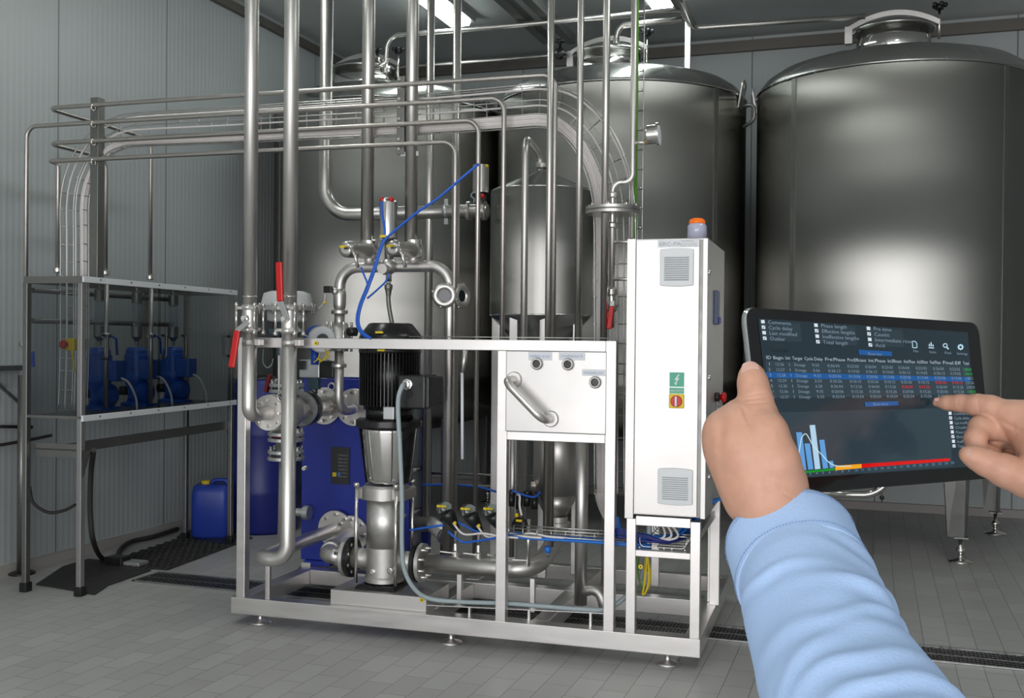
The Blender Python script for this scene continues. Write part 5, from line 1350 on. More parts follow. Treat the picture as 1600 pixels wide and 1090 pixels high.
for px, py0, py1 in ((160, 524, 560), (253, 524, 558), (284, 524, 558), (356, 525, 556)):
    a, b = DX(px, py0, .01), DX(px, py1, .01)
    t.part('pull_handle', D().tube(fillet([a, a + V((.035, 0, 0)), V((b.x + .035, a.y, b.z)), V((b.x, a.y, b.z))], .012, 4), .009, 10), 'black')
f = t.part('drip_tray', D().box(-DW + .02, -.03, .02, DL - .02, zS2 - .01, zS2), 'dark_steel')
t.part('tray_edge', D().box(-.034, -.03, .02, DL - .02, zS2, zS2 + .05).box(-DW + .02, -.03, .02, .024, zS2 - .05, zS2 + .03), 'dark_steel', under=f)
t.part('hanging_flap', D().add([(-.03, -.02, zS2 - .0), (.06, -.03, zS2 - .0), (.02, -.02, zS2 - .10), (-.02, -.02, zS2 - .22)], [(0, 1, 2, 3)]).add([(-.03, -.015, zS2), (.06, -.025, zS2), (.02, -.015, zS2 - .10), (-.02, -.015, zS2 - .22)], [(0, 1, 2, 3)]), 'rubber')

def dosing_pump(y, label):
    t = Thing('dosing_pump', label, 'pump'); x = -.30; z = zM - .005
    t.part('base', D().slathe((x, y, z), (0, 0, 1), [(.10, 0), (.10, .02), (.065, .03)], 24).box(x - .06, x + .12, y - .06, y + .06, z, z + .016), 'blue_pump')
    t.part('gear_housing', D().lathe((x, y, z + .03), (0, 0, 1), [(.06, 0), (.052, .04), (.058, .09), (.075, .14), (.078, .19)], 28), 'blue_pump')
    t.part('motor', D().slathe((x, y, z + .22), (0, 0, 1), [(.078, 0), (.078, .12), (.070, .125), (.070, .15), (.06, .165), (.055, .17)], 28), 'blue_pump')
    f = t.part('terminal_box', D().box(x + .05, x + .16, y - .055, y + .055, z + .18, z + .31), 'blue_pump', bevel=.008)
    t.part('pump_head', D().slathe((x + .04, y, z + .09), (1, -.2, 0), [(.07, 0), (.072, .02), (.072, .05), (.04, .07)], 24), 'blue_pump')
    t.part('stroke_knob', D().cyl((x - .05, y, z + .10), (x - .11, y - .02, z + .10), .03), 'black')
    t.part('power_lead', D().tube(smooth_path([V((x + .16, y, z + .20)), V((x + .20, y + .02, z + .17)), V((x + .23, y + .05, z + .08)), V((x + .235, y + .06, z + .0))]), .007, 8), 'white_cable', under=f)
    t2 = Thing('measuring_tube', 'clear calibration tube with dark fittings standing over the %s dosing pump' % label.split()[0], 'tube')
    zz0 = z + .40
    t2.part('lower_fitting', D().slathe((x, y, zz0), (0, 0, 1), [(.012, 0), (.012, .03), (.036, .06), (.038, .13), (.032, .135)], 20), 'dark_steel')
    t2.part('glass_tube', D().cyl((x, y, zz0 + .13), (x, y, zT - .10), .028, n=20), 'tub')
    t2.part('upper_fitting', D().slathe((x, y, zT - .12), (0, 0, 1), [(.034, 0), (.034, .07), (.015, .08), (.015, .10)], 20), 'dark_steel')
ys = [DX(px, 600, -.30).y for px in (155, 213, 270)]
for y, lab in zip(ys, ('nearest blue enamelled dosing pump in the cabinet, partly cut off by its corner post', 'middle blue enamelled dosing pump in the cabinet', 'farthest blue enamelled dosing pump in the cabinet')):
    dosing_pump(y, lab)
for py, lab in ((463, 'upper dark pipe running level through the dosing cabinet'), (505, 'lower dark pipe running level through the dosing cabinet')):
    z = DX(200, py, -.34).z; single('cross_pipe', lab, 'pipe', D().cyl((-.36, .0, z), (-.36, DL - .25, z), .016), 'dark_steel')
# wall side pipes inside
single('support_post', 'grey upright inside the far end of the dosing cabinet', 'post', D().box(-.50, -.45, DL - .45, DL - .40, zM - .006, zT - .02), 'dark_steel')

# thin dosing lines: bridge across to the skid, each bending down
YC = .42
def cond(label, left, right_px, right_y, yslope, drop_y1, lead):
    # left: pixel of the left end; bend on the right at column right_px, down to row drop_y1
    a = S(left[0], left[1], YC); b = S(right_px, right_y, YC); b.z = a.z
    z1 = fz(right_px, drop_y1, YC)
    pts = lead(a) + [a, b, V((b.x, YC, z1))]
    t = Thing('dosing_line', label, 'pipe')
    t.part('tube', K().tube(fillet(pts, .075, 7), .0135, 10), 'conduit')
    e = pts[0]; t.part('end_union', K().slathe(e - V((0, 0, .0)), (0, 0, 1), [(.018, 0), (.024, .006), (.024, .026), (.018, .032)], 8), 'bolt')
    return a.z
def lead_back(px, py_low):
    def f(a):
        bk = back_to(a, px)
        z_low = fz(px, py_low, bk.y); return [V((bk.x, bk.y, z_low)), bk]
    return f
def lead_down(px, py_low, dy=0.0):
    def f(a):
        q = S(px, py_low, YC + dy); return [V((q.x, YC + dy, q.z)), V((q.x, YC + dy, a.z))]
    return f
cond('topmost thin dosing line of the pipe bridge, bending down farthest right', (74, 169), 868, 118, 0, 860, lead_back(236, 437))
cond('second thin dosing line from the top of the pipe bridge, running furthest left', (72, 196), 788, 150, 0, 862, lead_down(39, 680))
cond('third thin dosing line from the top of the pipe bridge', (75, 224), 748, 186, 0, 864, lead_back(166, 430))
cond('lowest thin dosing line of the pipe bridge, with the shortest drop', (75, 252), 712, 220, 0, 866, lead_down(90, 426, .06))
# dosing line valves in the cabinet
for px, lab in ((166, 'small blue levered valve on the nearer line entering the dosing cabinet'), (236, 'small blue levered valve on the farther line entering the dosing cabinet')):
    q = DX(px, 524, -.12); t = Thing('ball_valve', lab, 'valve')
    t.part('body', D().cyl(q + V((0, -.03, 0)), q + V((0, .03, 0)), .016).ball(q, .024, 12), 'bolt')
    t.part('riser', D().cyl(V((q.x, q.y, zM + .02)), V((q.x, q.y, zT)), .0135), 'conduit')
    t.part('lever', D().tube([q + V((.03, .0, 0)), q + V((.035, .05, -.02)), q + V((.035, .06, -.12))], [.006, .008, .008], 8), 'blue_lever')
q = S(38, 537, YC); t = Thing('ball_valve', 'small blue levered valve on the line outside the dosing cabinet, far left', 'valve')
t.part('body', K().cyl(q + V((-.03, 0, 0)), q + V((.03, 0, 0)), .016).ball(q, .026, 12), 'bolt')
t.part('lever', K().bar(q + V((.0, -.03, 0)), S(51, 549, YC - .05), .006, .014), 'bolt'); t.part('lever_sleeve', K().bar(S(51, 549, YC - .05), S(52, 573, YC - .05), .012, .022, up=(1, 0, 0)), 'blue_lever', bevel=.004)
# bridge posts
a = S(150, 300, YC + .05)
t = Thing('bridge_post', 'dark steel post on the dosing cabinet carrying the pipe bridge', 'post')
z1_ = fz(150, 153, YC + .05); wv = mp(a, 7.5)
t.part('post', K().box(a.x - wv, a.x + wv, YC + .03, YC + .09, zT, z1_), 'dark_steel', bevel=.003)
for py in (168, 194, 222, 253): q = S(146, py, YC); t.part('line_clip', K().torus(V((q.x, YC, q.z)), (1, 0, 0), .018, .005, 16, 6), 'bolt')
t = Thing('bridge_bracket', 'short bolted bracket plate holding the pipe bridge to a tall pipe', 'bracket')
a = S(624, 180, YC - .0); z0_, z1_ = fz(624, 240, YC), fz(624, 118, YC); wv = mp(a, 6.5)
t.part('plate', K().box(a.x - wv, a.x + wv, YC + .016, YC + .03, z0_, z1_), 'dark_steel', bevel=.002)
t.part('web', K().box(a.x + wv - .004, a.x + wv, YC + .03, YC + .06, z0_, z1_), 'dark_steel')
for py in (123, 136, 154, 166, 185, 197, 217, 232):
    q = S(624, py, YC); t.part('bolt', K().cyl(V((a.x - .004, YC, q.z)), V((a.x - .004, YC + .02, q.z)), .009, n=6), 'bolt')
q = S(655, 240, YC + .03); t.part('clamp_arm', K().box(a.x, q.x, YC + .02, YC + .03, q.z - .012, q.z + .012), 'grey_alu')

# ------------------------------------------------------------------ wire cable basket with white cables
YT = .52
def q2(px, py): p = S(px, py, YT); return V((p.x, YT, p.z))
wT = .165
raw = [q2(118, 640), q2(121, 400), q2(121, 320)]
cl_ = [q2(118, 640), q2(121, 540), q2(121, 440), q2(121, 370), q2(121, 320), q2(127, 284), q2(143, 249), q2(166, 222), q2(197, 207), q2(235, 203), q2(320, 199), q2(450, 192), q2(600, 184), q2(720, 176), q2(810, 169), q2(850, 167), q2(885, 176), q2(918, 205), q2(942, 245), q2(957, 290), q2(963, 340), q2(964, 450), q2(964, 600), q2(964, 770)]
cen = smooth_path(cl_, 10)
wd = [.165 + (.215 - .165) * min(1, max(0, (i / len(cen) - .2) / .4)) for i in range(len(cen))]
def offp(f, dy=0.0):
    out = []
    for i, p in enumerate(cen):
        tg = (cen[min(i + 1, len(cen) - 1)] - cen[max(i - 1, 0)]).normalized(); n_ = V((-tg.z, 0, tg.x))
        out.append(p + n_ * (f * wd[i]) + V((0, dy, 0)))
    return out
t = Thing('cable_basket', 'wire mesh cable basket arching from the dosing cabinet over to the electrical cabinet', 'cable tray')
for f, dy in ((-.5, -.05), (-.5, 0), (-.17, 0), (.17, 0), (.5, 0), (.5, -.05)):
    t.part('long_wire', K().tube(offp(f, dy), .0036, 6), 'wire')
acc = 0; last = 0; rg_ = K(); A, B, C_, D_ = offp(-.5, -.055), offp(-.5), offp(.5), offp(.5, -.055)
rungs = []
for i in range(1, len(cen)):
    acc += (cen[i] - cen[i - 1]).length
    if acc >= .10: acc -= .10; rungs.append(i)
for k, i in enumerate(rungs):
    t.part('rung', K().tube([A[i], B[i], C_[i], D_[i]], .0034, 6), 'wire')
    if k > 88: break
for k in range(5):
    f = -.45 + .055 * k
    single('white_cable', 'long white cable lying along the inner edge of the wire cable basket', 'cable', K().tube([p + V((0, 0, 0)) for p in offp(f, -.012 - .004 * (k % 2))], .0075, 8), 'white_cable', 'white cables in the wire basket')
for f, lab in ((.42, 'white cable along the outer edge of the wire cable basket'),):
    single('white_cable', lab, 'cable', K().tube(offp(f, -.01), .006, 8), 'white_cable')
single('white_cable', 'thin white cable along the middle of the wire cable basket', 'cable', K().tube(offp(.02, -.01), .005, 8), 'white_cable')
for k in range(5):
    p = [S(930 + 3 * k, 765, YT), S(934 + 3 * k, 785, YT - .05), S(944 + 3 * k, 808, YT - .2), S(960 + 3 * k, 830, YT - .32), S(978 + 3 * k, 846, .12)]
    single('white_cable', 'white cable bending from the basket foot toward the cabinet stand', 'cable', K().tube(smooth_path(p), .0065, 8), 'white_cable', 'white cables below the wire basket')
for k in range(3):
    p = [S(962 + 2 * k, 808, .25), S(966 + 2 * k, 828, .2), S(978 + 2 * k, 848, .15), S(994, 858, .12)]
    single('control_cable', 'blue control cable dropping from the basket foot into the stand', 'cable', K().tube(smooth_path(p), .007, 8), 'blue_cable', 'blue cables below the wire basket')
# upright narrow cable ladder with the green cable
YLd = .50
t = Thing('cable_ladder', 'narrow upright wire cable ladder above the electrical cabinet', 'cable tray')
xs = [fx(px, 200, YLd) for px in (985, 995.5, 1005)]
z_lo = fz(995, 800, YLd)
for x in xs: t.part('long_wire', K().cyl((x, YLd, z_lo), (x, YLd, ZC), .0028, n=6), 'wire')
z = z_lo + .05
while z < ZC:
    t.part('rung', K().tube([V((xs[0], YLd, z)), V((xs[2], YLd, z)), V((xs[2], YLd - .06, z))], .0026, 6), 'wire'); z += .10
for k, (mm, lab) in enumerate((('green_cable', 'green cable running up the narrow upright cable ladder'), ('white_cable', 'white cable running up the narrow upright cable ladder'))):
    x = fx(994 - 5 * k, 200, YLd - .02); single('riser_cable', lab, 'cable', K().cyl((x, YLd - .015, fz(994, 372, YLd)), (x, YLd - .015, ZC), .008), mm)

# ------------------------------------------------------------------ emergency stop, wall things, canisters, hoses
t = Thing('emergency_stop', 'yellow emergency stop box with red button on the dosing cabinet end', 'switch')
q = S(110, 538, .30); w_ = mp(q, 9); h_ = mp(q, 9.5)
t.part('box', K().box(q.x - w_, q.x + w_, .29, .35, q.z - h_, q.z + h_), 'yellow', bevel=.006)
t.part('mount', K().box(q.x + w_, q.x + w_ * 2.4, .32, .34, q.z - h_ * .9, q.z + h_ * .8), 'grey_alu')
t.part('button', K().lathe(V((q.x - w_ * .4, .29, q.z)), (-.55, -1, 0), [(h_ * .4, 0), (h_ * .45, .012), (h_ * .7, .016), (h_ * .7, .03), (h_ * .5, .04), (0, .042)], 24), 'red')
single('yellow_cable_tail', 'short yellow cable tail under the emergency stop box', 'cable', K().tube(smooth_path([q + V((.01, .0, -h_)), q + V((.02, 0, -h_ - .05)), q + V((.03, 0, -h_ - .12))]), .006, 8), 'yellow_hose')
t = Thing('wall_bracket', 'dark shelf bracket on the wall at the far left edge', 'bracket')
yb2 = onX(0, 573, XL + .05).y
yb3 = onX(42, 575, XL + .05).y
zz_ = onX(20, 574, XL + .05).z
t.part('arm', G().box(XL, XL + .06, yb2 - .5, yb3 - .0, zz_ - .018, zz_ + .012), 'dark_steel')
t.part('strut', G().bar((XL + .03, yb3 - .35, zz_), (XL + .03, yb3 - .05, zz_ - .22), .016, .016), 'dark_steel')
p0, p1 = onX(-60, 665, XL + .02), onX(50, 667, XL + .02)
single('wall_cable', 'dark cable fixed level along the left wall', 'cable', G().cyl(p0, p1, .01), 'rubber')
single('wall_cable', 'dark slack cable sagging along the left wall below the bracket', 'cable', G().tube(smooth_path([onX(x, y, XL + .03) for x, y in ((-40, 700), (0, 695), (40, 688), (80, 680))]), .01, 8), 'rubber')

t = Thing('canister', 'blue plastic canister with yellow cap under the dosing cabinet', 'canister')
q = onZ(326, 843); wj = 60 * depth(q) / F; hj = 88 * depth(q) / F
f_ = ey_ ; q = q + V((-math.sin(TH), math.cos(TH), 0)) * .12 + V((0, 0, .012))
aX = V((math.cos(TH), math.sin(TH), 0)); aY = V((-math.sin(TH), math.cos(TH), 0))
JM = Matrix(((aX.x, aY.x, 0, q.x), (aX.y, aY.y, 0, q.y), (0, 0, 1, q.z), (0, 0, 0, 1)))
J = lambda: MB(JM)
rows = []
for z, k in ((0, .88), (.02, 1), (hj * .78, 1), (hj * .9, .93), (hj * .93, .80)):
    ring = []
    for i in range(32):
        an = 2 * math.pi * i / 32; cx_, sy_ = math.cos(an), math.sin(an)
        e_ = .35
        ring.append(V((wj / 2 * k * math.copysign(abs(cx_) ** e_, cx_), .12 * k * math.copysign(abs(sy_) ** e_, sy_), z)))
    rows.append(ring)
jb = J(); jb.grid(rows, True); n0 = len(jb.v); jb.add([p for p in rows[-1]], [tuple(range(32))]); jb.add([p for p in rows[0]], [tuple(range(32))])
t.part('body', jb, 'blue_can')
t.part('grip', J().tube(fillet([V((-.02, 0, hj * .9)), V((0, 0, hj * 1.0)), V((wj * .34, 0, hj * 1.0)), V((wj * .38, 0, hj * .9))], .02), .016, 10), 'blue_can')
t.part('cap', J().slathe((-wj * .2, 0, hj * .91), (0, 0, 1), [(.032, 0), (.032, hj * .07), (.028, hj * .08)], 20), 'yellow')
a0, a1, a2_, a3 = onZ(276, 841), onZ(362, 853), onZ(372, 838), onZ(290, 829)
single('drip_tray', 'flat black tray under the blue canister', 'tray', G().prism([p + V((0, 0, .003)) for p in (a0, a1, a2_, a3)], (0, 0, .009)), 'black')

def floor_hose(label, pts, r=.018):
    return single('rubber_hose', label, 'hose', G().tube(smooth_path(pts), r, 10), 'rubber')
q = DM @ V((-.05, .05, zS2 - .02))
floor_hose('black hose dropping from the tray to the floor below the dosing cabinet', [DM @ V((.03, .04, zS2)), cz(142, 740, 6.3), cz(141, 800, 6.35), cz(146, 845, 6.4), onZ(160, 872, .02), onZ(184, 874, .02)], .016)
floor_hose('black hose lying along the wall foot behind the dosing cabinet', [onZ(184, 873, .02), onZ(188, 858, .02), onZ(205, 846, .02), onZ(240, 838, .02), onZ(277, 826, .02)], .016)
floor_hose('thin dark hose sagging beneath the left end of the dosing cabinet', [cz(46, 760, 6.6), cz(52, 785, 6.6), cz(75, 800, 6.6), cz(100, 797, 6.6), cz(118, 788, 6.6)], .010)
t = Thing('drain_connector', 'small dark connector where the two floor hoses meet', 'connector')
q = onZ(184, 875, .03)
t.part('body', G().obox(q, (.07, 0, 0), (0, .05, 0), (0, 0, .028)), 'black', bevel=.01)
t.part('pale_tip', G().obox(q + V((.12, .02, -.01)), (.07, 0, 0), (0, .05, 0), (0, 0, .012)), 'grey_alu', bevel=.004)
t = Thing('steel_pipe', 'upright dark steel pipe at the left wall beside the dosing cabinet', 'pipe')
q = onZ(35, 905); q = V((q.x - .12, q.y + .12, 0))
t.part('tube', G().cyl(q, V((q.x, q.y, 1.25)), .03), 'dark_steel'); t.part('base', G().slathe(q, (0, 0, 1), [(.08, 0), (.08, .012), (.04, .02)], 20), 'black')

# ------------------------------------------------------------------ the tablet
cor = [(1163, 479), (1529, 504), (1552, 747), (1197, 776)]      # outer corners, clockwise from top left
rs = [ray(*c) for c in cor]
A_ = np.array([[rs[0][i], -rs[1][i], rs[2][i], -rs[3][i]] for i in range(3)])
dd = np.linalg.svd(A_)[2][-1]; dd = dd / dd[0] * 1.03
TP = [EYE + rs[i] * float(dd[i]) for i in range(4)]
tu = (TP[1] - TP[0]); tv = (TP[3] - TP[0]); tw, thh = tu.length, tv.length
tu.normalize(); tn = tu.cross(tv.normalized()).normalized()
if tn.dot(FW) < 0: tn = -tn                                      # tn points away from the viewer
def TPX(px, py, off=0.0): return hit(px, py, TP[0] - tn * off, tn)
def rounded(corners, r, n=8, off=0.0):
    out = []
    m = len(corners)
    for i in range(m):
        a, b, c = corners[i - 1], corners[i], corners[(i + 1) % m]
        u, w = (a - b).normalized() * r, (c - b).normalized() * r
        for k in range(n + 1):
            t_ = k / n; out.append((b + u) * (1 - t_) ** 2 + b * 2 * t_ * (1 - t_) + (b + w) * t_ * t_ - tn * off)
    return out
t = Thing('tablet', 'black rimmed tablet computer held in the left hand, showing a dark process chart', 'tablet')
R0 = rounded(TP, .017)
g = G(); cen_ = sum(TP, V((0, 0, 0))) / 4
def inset(ps, k, off): return [cen_ + (p - cen_) * k - tn * off for p in ps]
g.grid([inset(R0, .985, -.009), inset(R0, .997, -.0065), inset(R0, 1.0, -.002), inset(R0, .998, .0)], True)
g.add(inset(R0, .985, -.009), [tuple(range(len(R0)))])
t.part('metal_rim', g, 'tablet_rim')
t.part('glass_bezel', G().add(inset(R0, .992, .0004), [tuple(range(len(R0)))]).grid([inset(R0, .992, .0004), inset(R0, .998, .0)], True), 'bezel')
sc4 = [(1184, 498), (1511, 518.5), (1524, 730), (1199, 757)]
sc4 = [(1184, 497), (1512, 519), (1531, 728), (1213, 749)]
C_bg, C_pan, C_low = ui('screen_dark_slate', 30, 45, 54), ui('screen_slate', 42, 56, 66), ui('screen_slate_low', 44, 60, 70)
dsp = t.part('display', G().add([TPX(x, y, .0008) for x, y in sc4], [(0, 1, 2, 3)]), C_bg)
SH = lambda y: (y - 497) * .10
def quad(mb, pts, off=.0012): mb.add([TPX(x, y, off) for x, y in pts], [tuple(range(len(pts)))])
def lerp(a, b, k): return a + (b - a) * k
def TX(mb, txt, px, py, h, w=None, sl=None, off=.0016):
    # slope of the row: follows the tilt of the tablet between its top and bottom edges
    if sl is None: sl = lerp(.068, -.066, (py - 497) / 252.0)
    o = TPX(px, py, off); xd = (TPX(px + 10, py + 10 * sl, off) - o) / 10; yd = (TPX(px - 1.0, py - 10, off) - o) / 10
    add_text(mb, txt, o, xd * h, yd * h, None if w is None else xd.length * w)
pn = G()
quad(pn, ((1187, 501), (1250, 505), (1253, 534), (1191, 532))); quad(pn, ((1270, 506), (1336, 511), (1340, 539), (1274, 536))); quad(pn, ((1352, 512), (1409, 516), (1414, 542), (1356, 540)))
t.part('option_panels', pn, C_pan, under=dsp)
tb_ = G(); quad(tb_, ((1195, 563), (1513, 571), (1521, 616), (1203, 622))); quad(tb_, ((1210, 644), (1484, 637), (1488, 728), (1216, 749)), .0010)
t.part('table_ground', tb_, C_low, under=dsp)
bl_ = G(); quad(bl_, ((1196.5, 581), (1516, 589), (1517, 596), (1198, 590)), .0014); quad(bl_, ((1341, 546), (1393, 549), (1394, 556), (1343, 554)), .0014); quad(bl_, ((1351, 628), (1403, 626.5), (1404, 633), (1352, 635)), .0014)
t.part('blue_bars', bl_, ui('screen_blue', 20, 84, 150), under=dsp)
C_wh, C_pale = ui('screen_white', 215, 225, 232), ui('screen_pale_text', 122, 142, 157)
sq = G(); tg_ = G(); tw_ = G()
cols = [(1189, 498.5, ('Comments', 'Cycle delay', 'Last modified', 'Outlier')), (1272, 504, ('Phase length', 'Effective lengths', 'Ineffective lengths', 'Total length')), (1354, 509, ('Pre time', 'Caustic', 'Intermediate rinse', 'Acid'))]
for x0, y0, names in cols:
    for k, nm in enumerate(names):
        x, y = x0 + k * 1.0, y0 + 8.6 * k
        quad(sq, ((x, y + 1), (x + 5.5, y + 1.3), (x + 6, y + 6.6), (x + .5, y + 6.3)), .0015)
        if k in (1, 3): quad(tg_, ((x + 1, y + 5.5), (x + 2, y + 6), (x + 5.4, y + 2), (x + 4.8, y + 1.5)), .0018)
        TX(tw_, nm, x + 11, y + 7, 8.2)
for k, nm in enumerate(('Comments', 'Cycle delay', 'Last modified', 'Outlier', 'Phase length', 'Effective lengths', 'Ineffective', 'Total length')):
    x, y = 1482 + .9 * k, 643 + 7.3 * k
    quad(sq, ((x, y), (x + 4.5, y - .3), (x + 5, y + 4.6), (x + .5, y + 5)), .0015)
    if k % 2: quad(tg_, ((x + 1, y + 4), (x + 1.8, y + 4.5), (x + 4.4, y + .9), (x + 4, y + .4)), .0018)
    TX(tw_, nm, x + 8, y + 5, 6.4, 24)
t.part('check_boxes', sq, C_wh, under=dsp)
t.part('check_ticks', tg_, ui('screen_tick', 90, 100, 108), under=dsp)
hx = [1197, 1208, 1227, 1238, 1257, 1289, 1324, 1357, 1387, 1412, 1433, 1453, 1473, 1505]
hd = ('ID', 'Begin', 'Unit', 'Target', 'Cycle Delay', 'Pre:Phase', 'Pre:Efficient', 'Int.Phase', 'Int.Efficient', 'Acid.Phase', 'Acid.Efficient', 'Final.Phase', 'Final.Eff', 'Total')
hb = G()
for i, (x, nm) in enumerate(zip(hx, hd)):
    nx = hx[i + 1] if i < 13 else 1517
    TX(hb, nm, x, 560.5 + (x - 1197) * .0295, 7.4, (nx - x) - 3)
t.part('table_header', hb, ui('screen_header_text', 170, 186, 198), under=dsp)
rows_ = [('1', '12:26', '1', 'Dosage', '9:33', '0:36:04', '0:23:03'), ('2', '12:27', '1', 'Dosage', '5:56', '0:36:13', '0:19:05'), ('3', '12:28', '1', 'Dosage', '9:31', '0:20:06', '0:13:06'),
         ('4', '12:29', '1', 'Dosage', '3:33', '0:35:56', '0:10:15'), ('5', '12:30', '1', 'Dosage', '6:20', '0:36:04', '0:13:26'), ('11', '12:36', '1', 'Dosage', '9:35', '0:20:06', '0:15:26'), ('12', '12:37', '1', 'Dosage', '5:33', '0:35:54', '0:10:54')]
cx_ = [1199, 1211, 1231, 1241, 1269, 1293, 1324, 1352, 1378, 1404, 1431, 1458, 1484, 1505]
cw_ = [4, 14, 3, 18, 11, 19, 18, 17, 17, 17, 17, 17, 16, 13]
rr_ = G(); gr_ = G()
for k, row in enumerate(rows_):
    for i, x in enumerate(cx_):
        nm = row[i] if i < 7 else row[5 + (i - 5) % 2]
        xx = x + k * 1.3; slp = lerp(.028, -.005, k / 6.0)
        yy_ = 570.5 + 8.6 * k + (x - 1197) * slp
        tgt = tw_
        if (k, i) in ((4, 9), (4, 10), (3, 11), (3, 12)): tgt = rr_
        if (k, i) in ((0, 13), (1, 13), (5, 13)): tgt = gr_
        if i == 13: nm = ('1:00:00', '1:04:10', '1:38:52', '2:01:36', '2:04:50', '1:04:20', '')[k]
        if nm: TX(tgt, nm, xx, yy_, 6.6, cw_[i])
TX(tw_, 'Show less', 1356, 554.5, 6.2, 22, .04); TX(tw_, 'Show more', 1364, 633.2, 6.2, 24, -.02)
for x, nm, w in ((1427, 'File', 8), (1452, 'Stats', 11), (1476, 'Find', 10), (1495, 'Settings', 17)): TX(tw_, nm, x, 550 + (x - 1427) * .055, 5.6, w)
t.part('screen_text', tw_, C_pale, under=dsp)
t.part('red_figures', rr_, ui('screen_red_text', 215, 30, 35), under=dsp); t.part('green_figures', gr_, ui('screen_green_text', 40, 170, 70), under=dsp)
dk = G(); TX(dk, 'Sort by ID', 1207, 549, 7, 26); t.part('dark_text', dk, ui('screen_dark_text', 12, 20, 26), under=dsp)
ic = G(); o_ = .0016
def stroke(pts, w):
    for (a, b), (c, d) in zip(pts[:-1], pts[1:]):
        L_ = math.hypot(c - a, d - b) or 1; nx, ny = -(d - b) / L_ * w / 2, (c - a) / L_ * w / 2
        quad(ic, ((a + nx, b + ny), (c + nx, d + ny), (c - nx, d - ny), (a - nx, b - ny)), o_)
stroke([(1425.5, 533), (1430, 533), (1432.5, 536), (1432.8, 543), (1426.3, 543), (1425.5, 533)], 1.1)
stroke([(1451, 543), (1459.5, 543.5)], 1.4); stroke([(1452.5, 541), (1452.2, 537)], 1.6); stroke([(1455.2, 541), (1454.8, 534.5)], 1.6); stroke([(1458, 541.2), (1457.7, 538)], 1.6)
def ring_(cx, cy, r, w, n=14): stroke([(cx + r * math.cos(2 * math.pi * i / n), cy + r * math.sin(2 * math.pi * i / n)) for i in range(n + 1)], w)
ring_(1477, 539.5, 3.0, 1.3); stroke([(1479.2, 541.8), (1482.2, 545.4)], 1.9)
ring_(1501, 542, 3.1, 2.0)
for i in range(8): an = i * math.pi / 4; stroke([(1501 + 3.6 * math.cos(an), 542 + 3.6 * math.sin(an)), (1501 + 4.9 * math.cos(an), 542 + 4.9 * math.sin(an))], 1.3)
t.part('menu_icons', ic, ui('screen_icon', 190, 225, 240), under=dsp)
# the chart
def bars(mb, L):
    for a in L: quad(mb, a, .0014)
cb = G(); bars(cb, (((1244, 675), (1253, 675), (1260, 734), (1251, 735)), ((1257, 692.5), (1265.5, 692.5), (1271, 732.5), (1263, 733.5)), ((1280, 687), (1288, 686.5), (1294, 731), (1286, 732)), ((1295, 720), (1301.5, 719.5), (1303.5, 730), (1297, 731))))
t.part('chart_bars', cb, ui('chart_blue', 92, 155, 215), under=dsp)
cb = G(); bars(cb, (((1265, 664), (1273.5, 663.5), (1282, 732), (1273.5, 733)),)); t.part('tall_chart_bar', cb, ui('chart_pale', 175, 208, 232), under=dsp)
cb = G(); bars(cb, (((1253, 736), (1304.5, 731), (1305, 734.5), (1253.5, 739.5)),)); t.part('green_axis', cb, ui('chart_green', 5, 140, 40), under=dsp)
cb = G(); bars(cb, (((1305, 727.5), (1346, 724.5), (1346.5, 731), (1305.5, 734.5)),)); t.part('orange_axis', cb, ui('chart_orange', 240, 165, 35), under=dsp)
cb = G(); bars(cb, (((1346.5, 724.5), (1484, 715.5), (1484.5, 720), (1347, 730.5)),)); t.part('red_axis', cb, ui('chart_red', 215, 5, 8), under=dsp)
ic = G()
cv = [(1248, 722), (1249, 705), (1252, 686), (1256, 678.5), (1260, 678), (1264, 684), (1270, 695), (1278, 704), (1286, 712), (1294, 721), (1302, 726), (1312, 728), (1330, 728)]
cvp = smooth_path([V((a, b, 0)) for a, b in cv], 4); stroke([(p.x, p.y) for p in cvp], 1.3)
t.part('chart_curve', ic, ui('chart_curve_colour', 190, 232, 240), under=dsp)
ax_ = G()
for k in range(2, 26):
    px = 1253 + (k - 2) * 10.05
    TX(ax_, str(k - (0 if k < 7 else 0)), px + 2, 742.5 - (px - 1253) * .078, 5.2)
TX(ax_, '3.6', 1218, 656, 5.5)
t.part('axis_figures', ax_, ui('chart_axis_text', 100, 150, 190), under=dsp)

